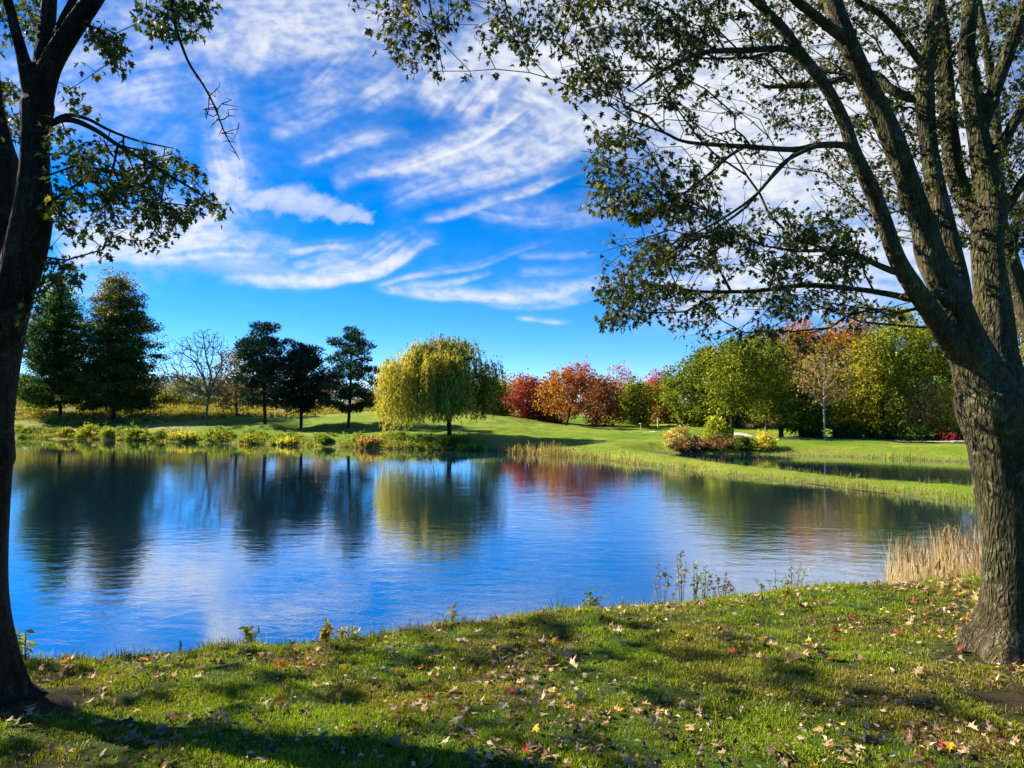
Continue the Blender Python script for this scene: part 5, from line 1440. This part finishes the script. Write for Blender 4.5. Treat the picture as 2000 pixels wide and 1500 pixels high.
def weed(label, px, Y, hpx, spread, kind, pal, group=EG, n=6, leaf=.06):
    x = P(px, 800, Y)[0]; z = gz(x, Y); H = (hpx * 1.35 + 8) * Y / F
    t = thing('weed', label, 'weed', (x, Y, z), group)
    ms = MB(); ml = MB()
    r = spread * Y / F
    for k in range(n):
        a = random.uniform(0, TAU); q = random.random() ** .6
        hh = H * random.uniform(.55, 1.0) * (1 - .3 * q)
        tip = np.array([x + math.cos(a) * r * q, Y + math.sin(a) * r * q * .7, z + hh])
        b0 = np.array([x + math.cos(a) * r * q * .25, Y + math.sin(a) * r * q * .2, z - .02])
        mid = (b0 + tip) / 2 + np.array([0, 0, hh * .12])
        ln = spline([(*b0, 0), (*mid, 0), (*tip, 0)], n=5)[:, :3]
        m = len(ln)
        if kind == 'blade':
            c = palette(1, pal, .2)
            w_ = np.linspace(1, .1, m) * .007
            v = np.concatenate([ln - np.array([1, 0, 0]) * w_[:, None], ln + np.array([1, 0, 0]) * w_[:, None]])
            i = np.arange(m - 1)
            ml.add(v, np.stack([i, i + m, i + m + 1, i + 1], 1), c[0]); continue
        tube(ms, ln, np.linspace(.004, .0015, m), 5, palette(1, [(.10, .12, .03, 1), (.16, .10, .05, 1)], .2)[0], False)
        cnt = {'leafy': 9, 'seed': 12, 'sparse': 7}[kind]
        u = RNG.uniform(.25 if kind != 'seed' else .5, 1.0, cnt)
        pos = np.stack([np.interp(u, np.linspace(0, 1, m), ln[:, i]) for i in range(3)], 1)
        d = RNG.normal(0, 1, (cnt, 3)); d[:, 2] = np.abs(d[:, 2]) * .5 + (.1 if kind == 'leafy' else -.2)
        s = leaf * RNG.uniform(.6, 1.2, cnt)
        quads(ml, pos, frames(cnt, d / np.linalg.norm(d, axis=1)[:, None], .3), s * (.42 if kind != 'seed' else .35), s, palette(cnt, pal, .2))
    if ms.v: ms.build('stem', M['blade'], t)
    ml.build('foliage', M['blade'], t)
    return t


YG = [(.55, .50, .05, 3), (.40, .42, .04, 2)]; YO = [(.65, .45, .05, 3), (.5, .42, .05, 2)]; GG = [(.12, .22, .03, 3), (.2, .28, .04, 2)]; RB = [(.22, .10, .07, 3), (.3, .2, .08, 2), (.16, .15, .05, 2)]
weed('bright yellow green leafy weed with one upright shoot on the bank edge', 490, 6.15, 40, 20, 'leafy', YG, n=11)
weed('golden yellow seedling with upright leaves on the bank edge', 641, 6.6, 42, 10, 'leafy', YO, n=7, leaf=.085)
weed('tiny yellow sprig between the golden seedling and the green one', 669, 6.65, 34, 6, 'leafy', YO, n=3)
weed('fresh yellow green seedling right beside the golden one', 688, 6.7, 30, 12, 'leafy', YG, n=7)
weed('single pale stem with a small yellow leaf', 885, 7.1, 36, 5, 'leafy', YO, n=2, leaf=.08)
weed('spiky tuft of blue green blades leaning over the water', 1088, 7.35, 34, 40, 'blade', [(.07, .16, .06, 1), (.10, .2, .05, 1)], n=26)
weed('bushy green weed rising above the bank edge', 1152, 7.5, 46, 24, 'leafy', GG, n=14, leaf=.05)
weed('low dark green weed with thin stalks', 1215, 7.7, 26, 24, 'sparse', GG, n=8, leaf=.045)
weed('thin bare weed with reddish drooping seed heads', 1292, 8.0, 100, 34, 'seed', RB, n=5, leaf=.055)
weed('tall weed with the highest yellow tipped stalk of its kind', 1328, 8.0, 90, 16, 'seed', [(.34, .28, .08, 3), (.22, .13, .07, 1)], n=5, leaf=.06)
weed('pale green stalky weed in the middle of the seed heads', 1352, 8.0, 66, 14, 'leafy', [(.3, .32, .08, 2), (.2, .24, .06, 2)], n=5)
weed('bluish green upright weed among the seed heads', 1374, 8.05, 60, 14, 'leafy', [(.14, .22, .08, 2), (.24, .26, .08, 1)], n=5)
weed('reddish brown weed at the end of the seed head row', 1405, 8.1, 50, 26, 'seed', RB, n=9, leaf=.05)
weed('arching twiggy shrub with small green leaves over the water', 1512, 8.5, 46, 46, 'sparse', [(.10, .2, .07, 2), (.14, .2, .05, 2)], n=10, leaf=.05)
weed('tall arching stalk with pale yellow leaves beside the twiggy shrub', 1545, 8.6, 74, 30, 'sparse', [(.45, .38, .14, 2), (.34, .32, .10, 2)], n=7, leaf=.055)
weed('yellow leaved branchlet growing beside the dark trunk foot', 58, 5.5, 58, 44, 'sparse', [(.5, .48, .08, 2), (.3, .36, .06, 2)], n=8, leaf=.07)
weed('little dark dead stalk standing on the bank edge', 357, 6.0, 24, 3, 'seed', [(.03, .025, .02, 1)], n=2, leaf=.02)
weed('low straw coloured tuft on the bank edge', 410, 6.05, 16, 22, 'blade', [(.5, .45, .15, 1), (.35, .4, .1, 1)], n=22)

# ------------------------------------------------------------------ fallen leaves
NL = 7000
ly = 2.9 + 6.2 * RNG.random(NL) ** 1.15; lx = RNG.uniform(-1, 1, NL) * (ly * .72 + .2)
dens = fbm(lx * 1.1, ly * 1.1, 3, 95)
k = (sd_all(lx, ly) > 2.4) & (RNG.random(NL) < np.clip(.22 + (dens - .45) * 2.4 + lx * .07, .04, 1))
lx, ly = lx[k], ly[k]; lz = terrain(lx, ly) + .025
hue = RNG.random(len(lx))
LC = [('tan', (.46, .29, .14), .38), ('pale beige', (.62, .45, .26), .13), ('brown', (.26, .16, .09), .20), ('dark brown', (.085, .05, .03), .10), ('yellow', (.72, .46, .03), .055), ('orange', (.55, .22, .03), .045), ('red', (.36, .04, .03), .03), ('greyish pink', (.40, .26, .19), .05)]
cum = np.cumsum([c[2] for c in LC]); cum /= cum[-1]
ci = np.searchsorted(cum, hue)
sz = RNG.uniform(.034, .078, len(lx)) * np.where(RNG.random(len(lx)) < .12, 1.4, 1)
# meshes: a few curled shapes
variants = []
for fo, cu, nm in [(.2, .3, 'flat'), (.65, .9, 'curled'), (1.3, .4, 'folded'), (.5, 1.5, 'rolled'), (.5, -1.0, 'cupped'), (1.0, -.5, 'crumpled')]:
    mb = MB()
    maple_leaves(mb, np.zeros((1, 3)), np.array([[0, 1.0, 0]]), np.array([1.0]), np.ones((1, 3)), fold=fo, curl=cu, flat=np.eye(3)[None])
    v = mb.v[0]; v[1:, :2] *= RNG.uniform(.8, 1.0, (len(v) - 1, 1)); v[1:, 0] *= random.uniform(.8, 1.25); v[:, 2] += .10 * np.sin(v[:, 0] * 9 + cu * 5) * np.abs(v[:, 0]) * 2 + .07 * np.sin(v[:, 1] * 11)
    v[:, 2] *= min(1, .34 / (np.ptp(v[:, 2]) + 1e-6))
    v[:, 1] -= .45; v[:, 2] -= v[:, 2].min() + .1
    variants.append((nm, mb.mesh('fallen_leaf', M['fallen_leaf'], smooth=False)))
app = sz / ly
order = np.argsort(-app)
one = order[:290]; rest = order[290:]


def zone(x, y):
    px = 1000 + F * x / y
    if px > 1640 and y > 4.6: return 'on the grass around the massive trunk foot'
    if px < 330 and y > 3.9: return 'near the dark trunk foot'
    if sd_all(np.array([x]), np.array([y]))[0] < 3.6: return 'near the grassy bank edge'
    if px > 1500: return 'on the leaf strewn lawn below the massive trunk'
    if px < 420: return 'on the lawn by the small bare patch'
    if y < 3.9: return 'low on the lawn under the golden seedling' if px < 800 else 'low on the mossy lawn in the middle'
    return 'halfway up the shaded lawn'


for i in one:
    nm, me = variants[int(RNG.integers(len(variants)))]
    o = bpy.data.objects.new('fallen_leaf', me); COL.objects.link(o)
    o.location = (lx[i], ly[i], lz[i]); s = sz[i]
    o.scale = (s * random.uniform(.75, 1.15), s, s)
    o.rotation_euler = (random.gauss(0, .45), random.gauss(0, .45), random.uniform(0, TAU))
    cn, c, _ = LC[ci[i]]
    v = math.exp(random.gauss(0, .22)); o.color = (min(c[0] * v, .9), min(c[1] * v, .8), min(c[2] * v, .7), 1)
    size = 'large' if s > .08 else 'small' if s < .052 else 'medium'
    tag(o, f'{size} {nm} {cn} leaf {zone(lx[i], ly[i])}', 'leaf', f'fallen {cn} leaves on the near lawn')
m_ = len(rest)
yaw = RNG.uniform(0, TAU, m_); R = frames(m_, np.stack([np.cos(yaw), np.sin(yaw), RNG.normal(0, .2, m_)], 1), .05)
zz = RNG.normal(0, .35, (m_, 3)) + np.array([0, 0, 1.0]); yy = R[:, 1]; zz -= yy * (yy * zz).sum(1)[:, None]; zz /= np.linalg.norm(zz, axis=1)[:, None]
R = np.stack([np.cross(yy, zz), yy, zz], 1)
cols = np.array([c[1] for c in LC])[ci[rest]] * np.exp(RNG.normal(0, .22, (m_, 1)))
mb = MB(); maple_leaves(mb, np.stack([lx[rest], ly[rest], lz[rest]], 1), np.zeros((m_, 3)), sz[rest], np.clip(cols, 0, .85), fold=.5, curl=.5, flat=R)
# crumbs and broken bits between them
nb = 11000
bx = RNG.uniform(-1, 1, nb); by = 2.8 + 6.4 * RNG.random(nb) ** 1.2; bx = bx * (by * .74 + .3)
k = (sd_all(bx, by) > 2.3) & (fbm(bx * 1.4, by * 1.4, 3, 96) > RNG.uniform(.3, .65, nb)); bx, by = bx[k], by[k]
d = RNG.normal(0, 1, (len(bx), 3)); d[:, 2] *= .2
s = RNG.uniform(.014, .045, len(bx))
quads(mb, np.stack([bx, by, terrain(bx, by) + .028], 1), frames(len(bx), d / np.linalg.norm(d, axis=1)[:, None], .1), s * .6, s, palette(len(bx), [(.30, .21, .12, 3), (.16, .10, .05, 3), (.5, .4, .27, 1.5), (.07, .045, .03, 2)], .25))
tag(mb.build('leaf_litter', M['litter'], smooth=False), 'smaller brown leaves and crumbs scattered through the grass', 'leaf litter', None, 'stuff')
print('fallen', len(one), len(rest))
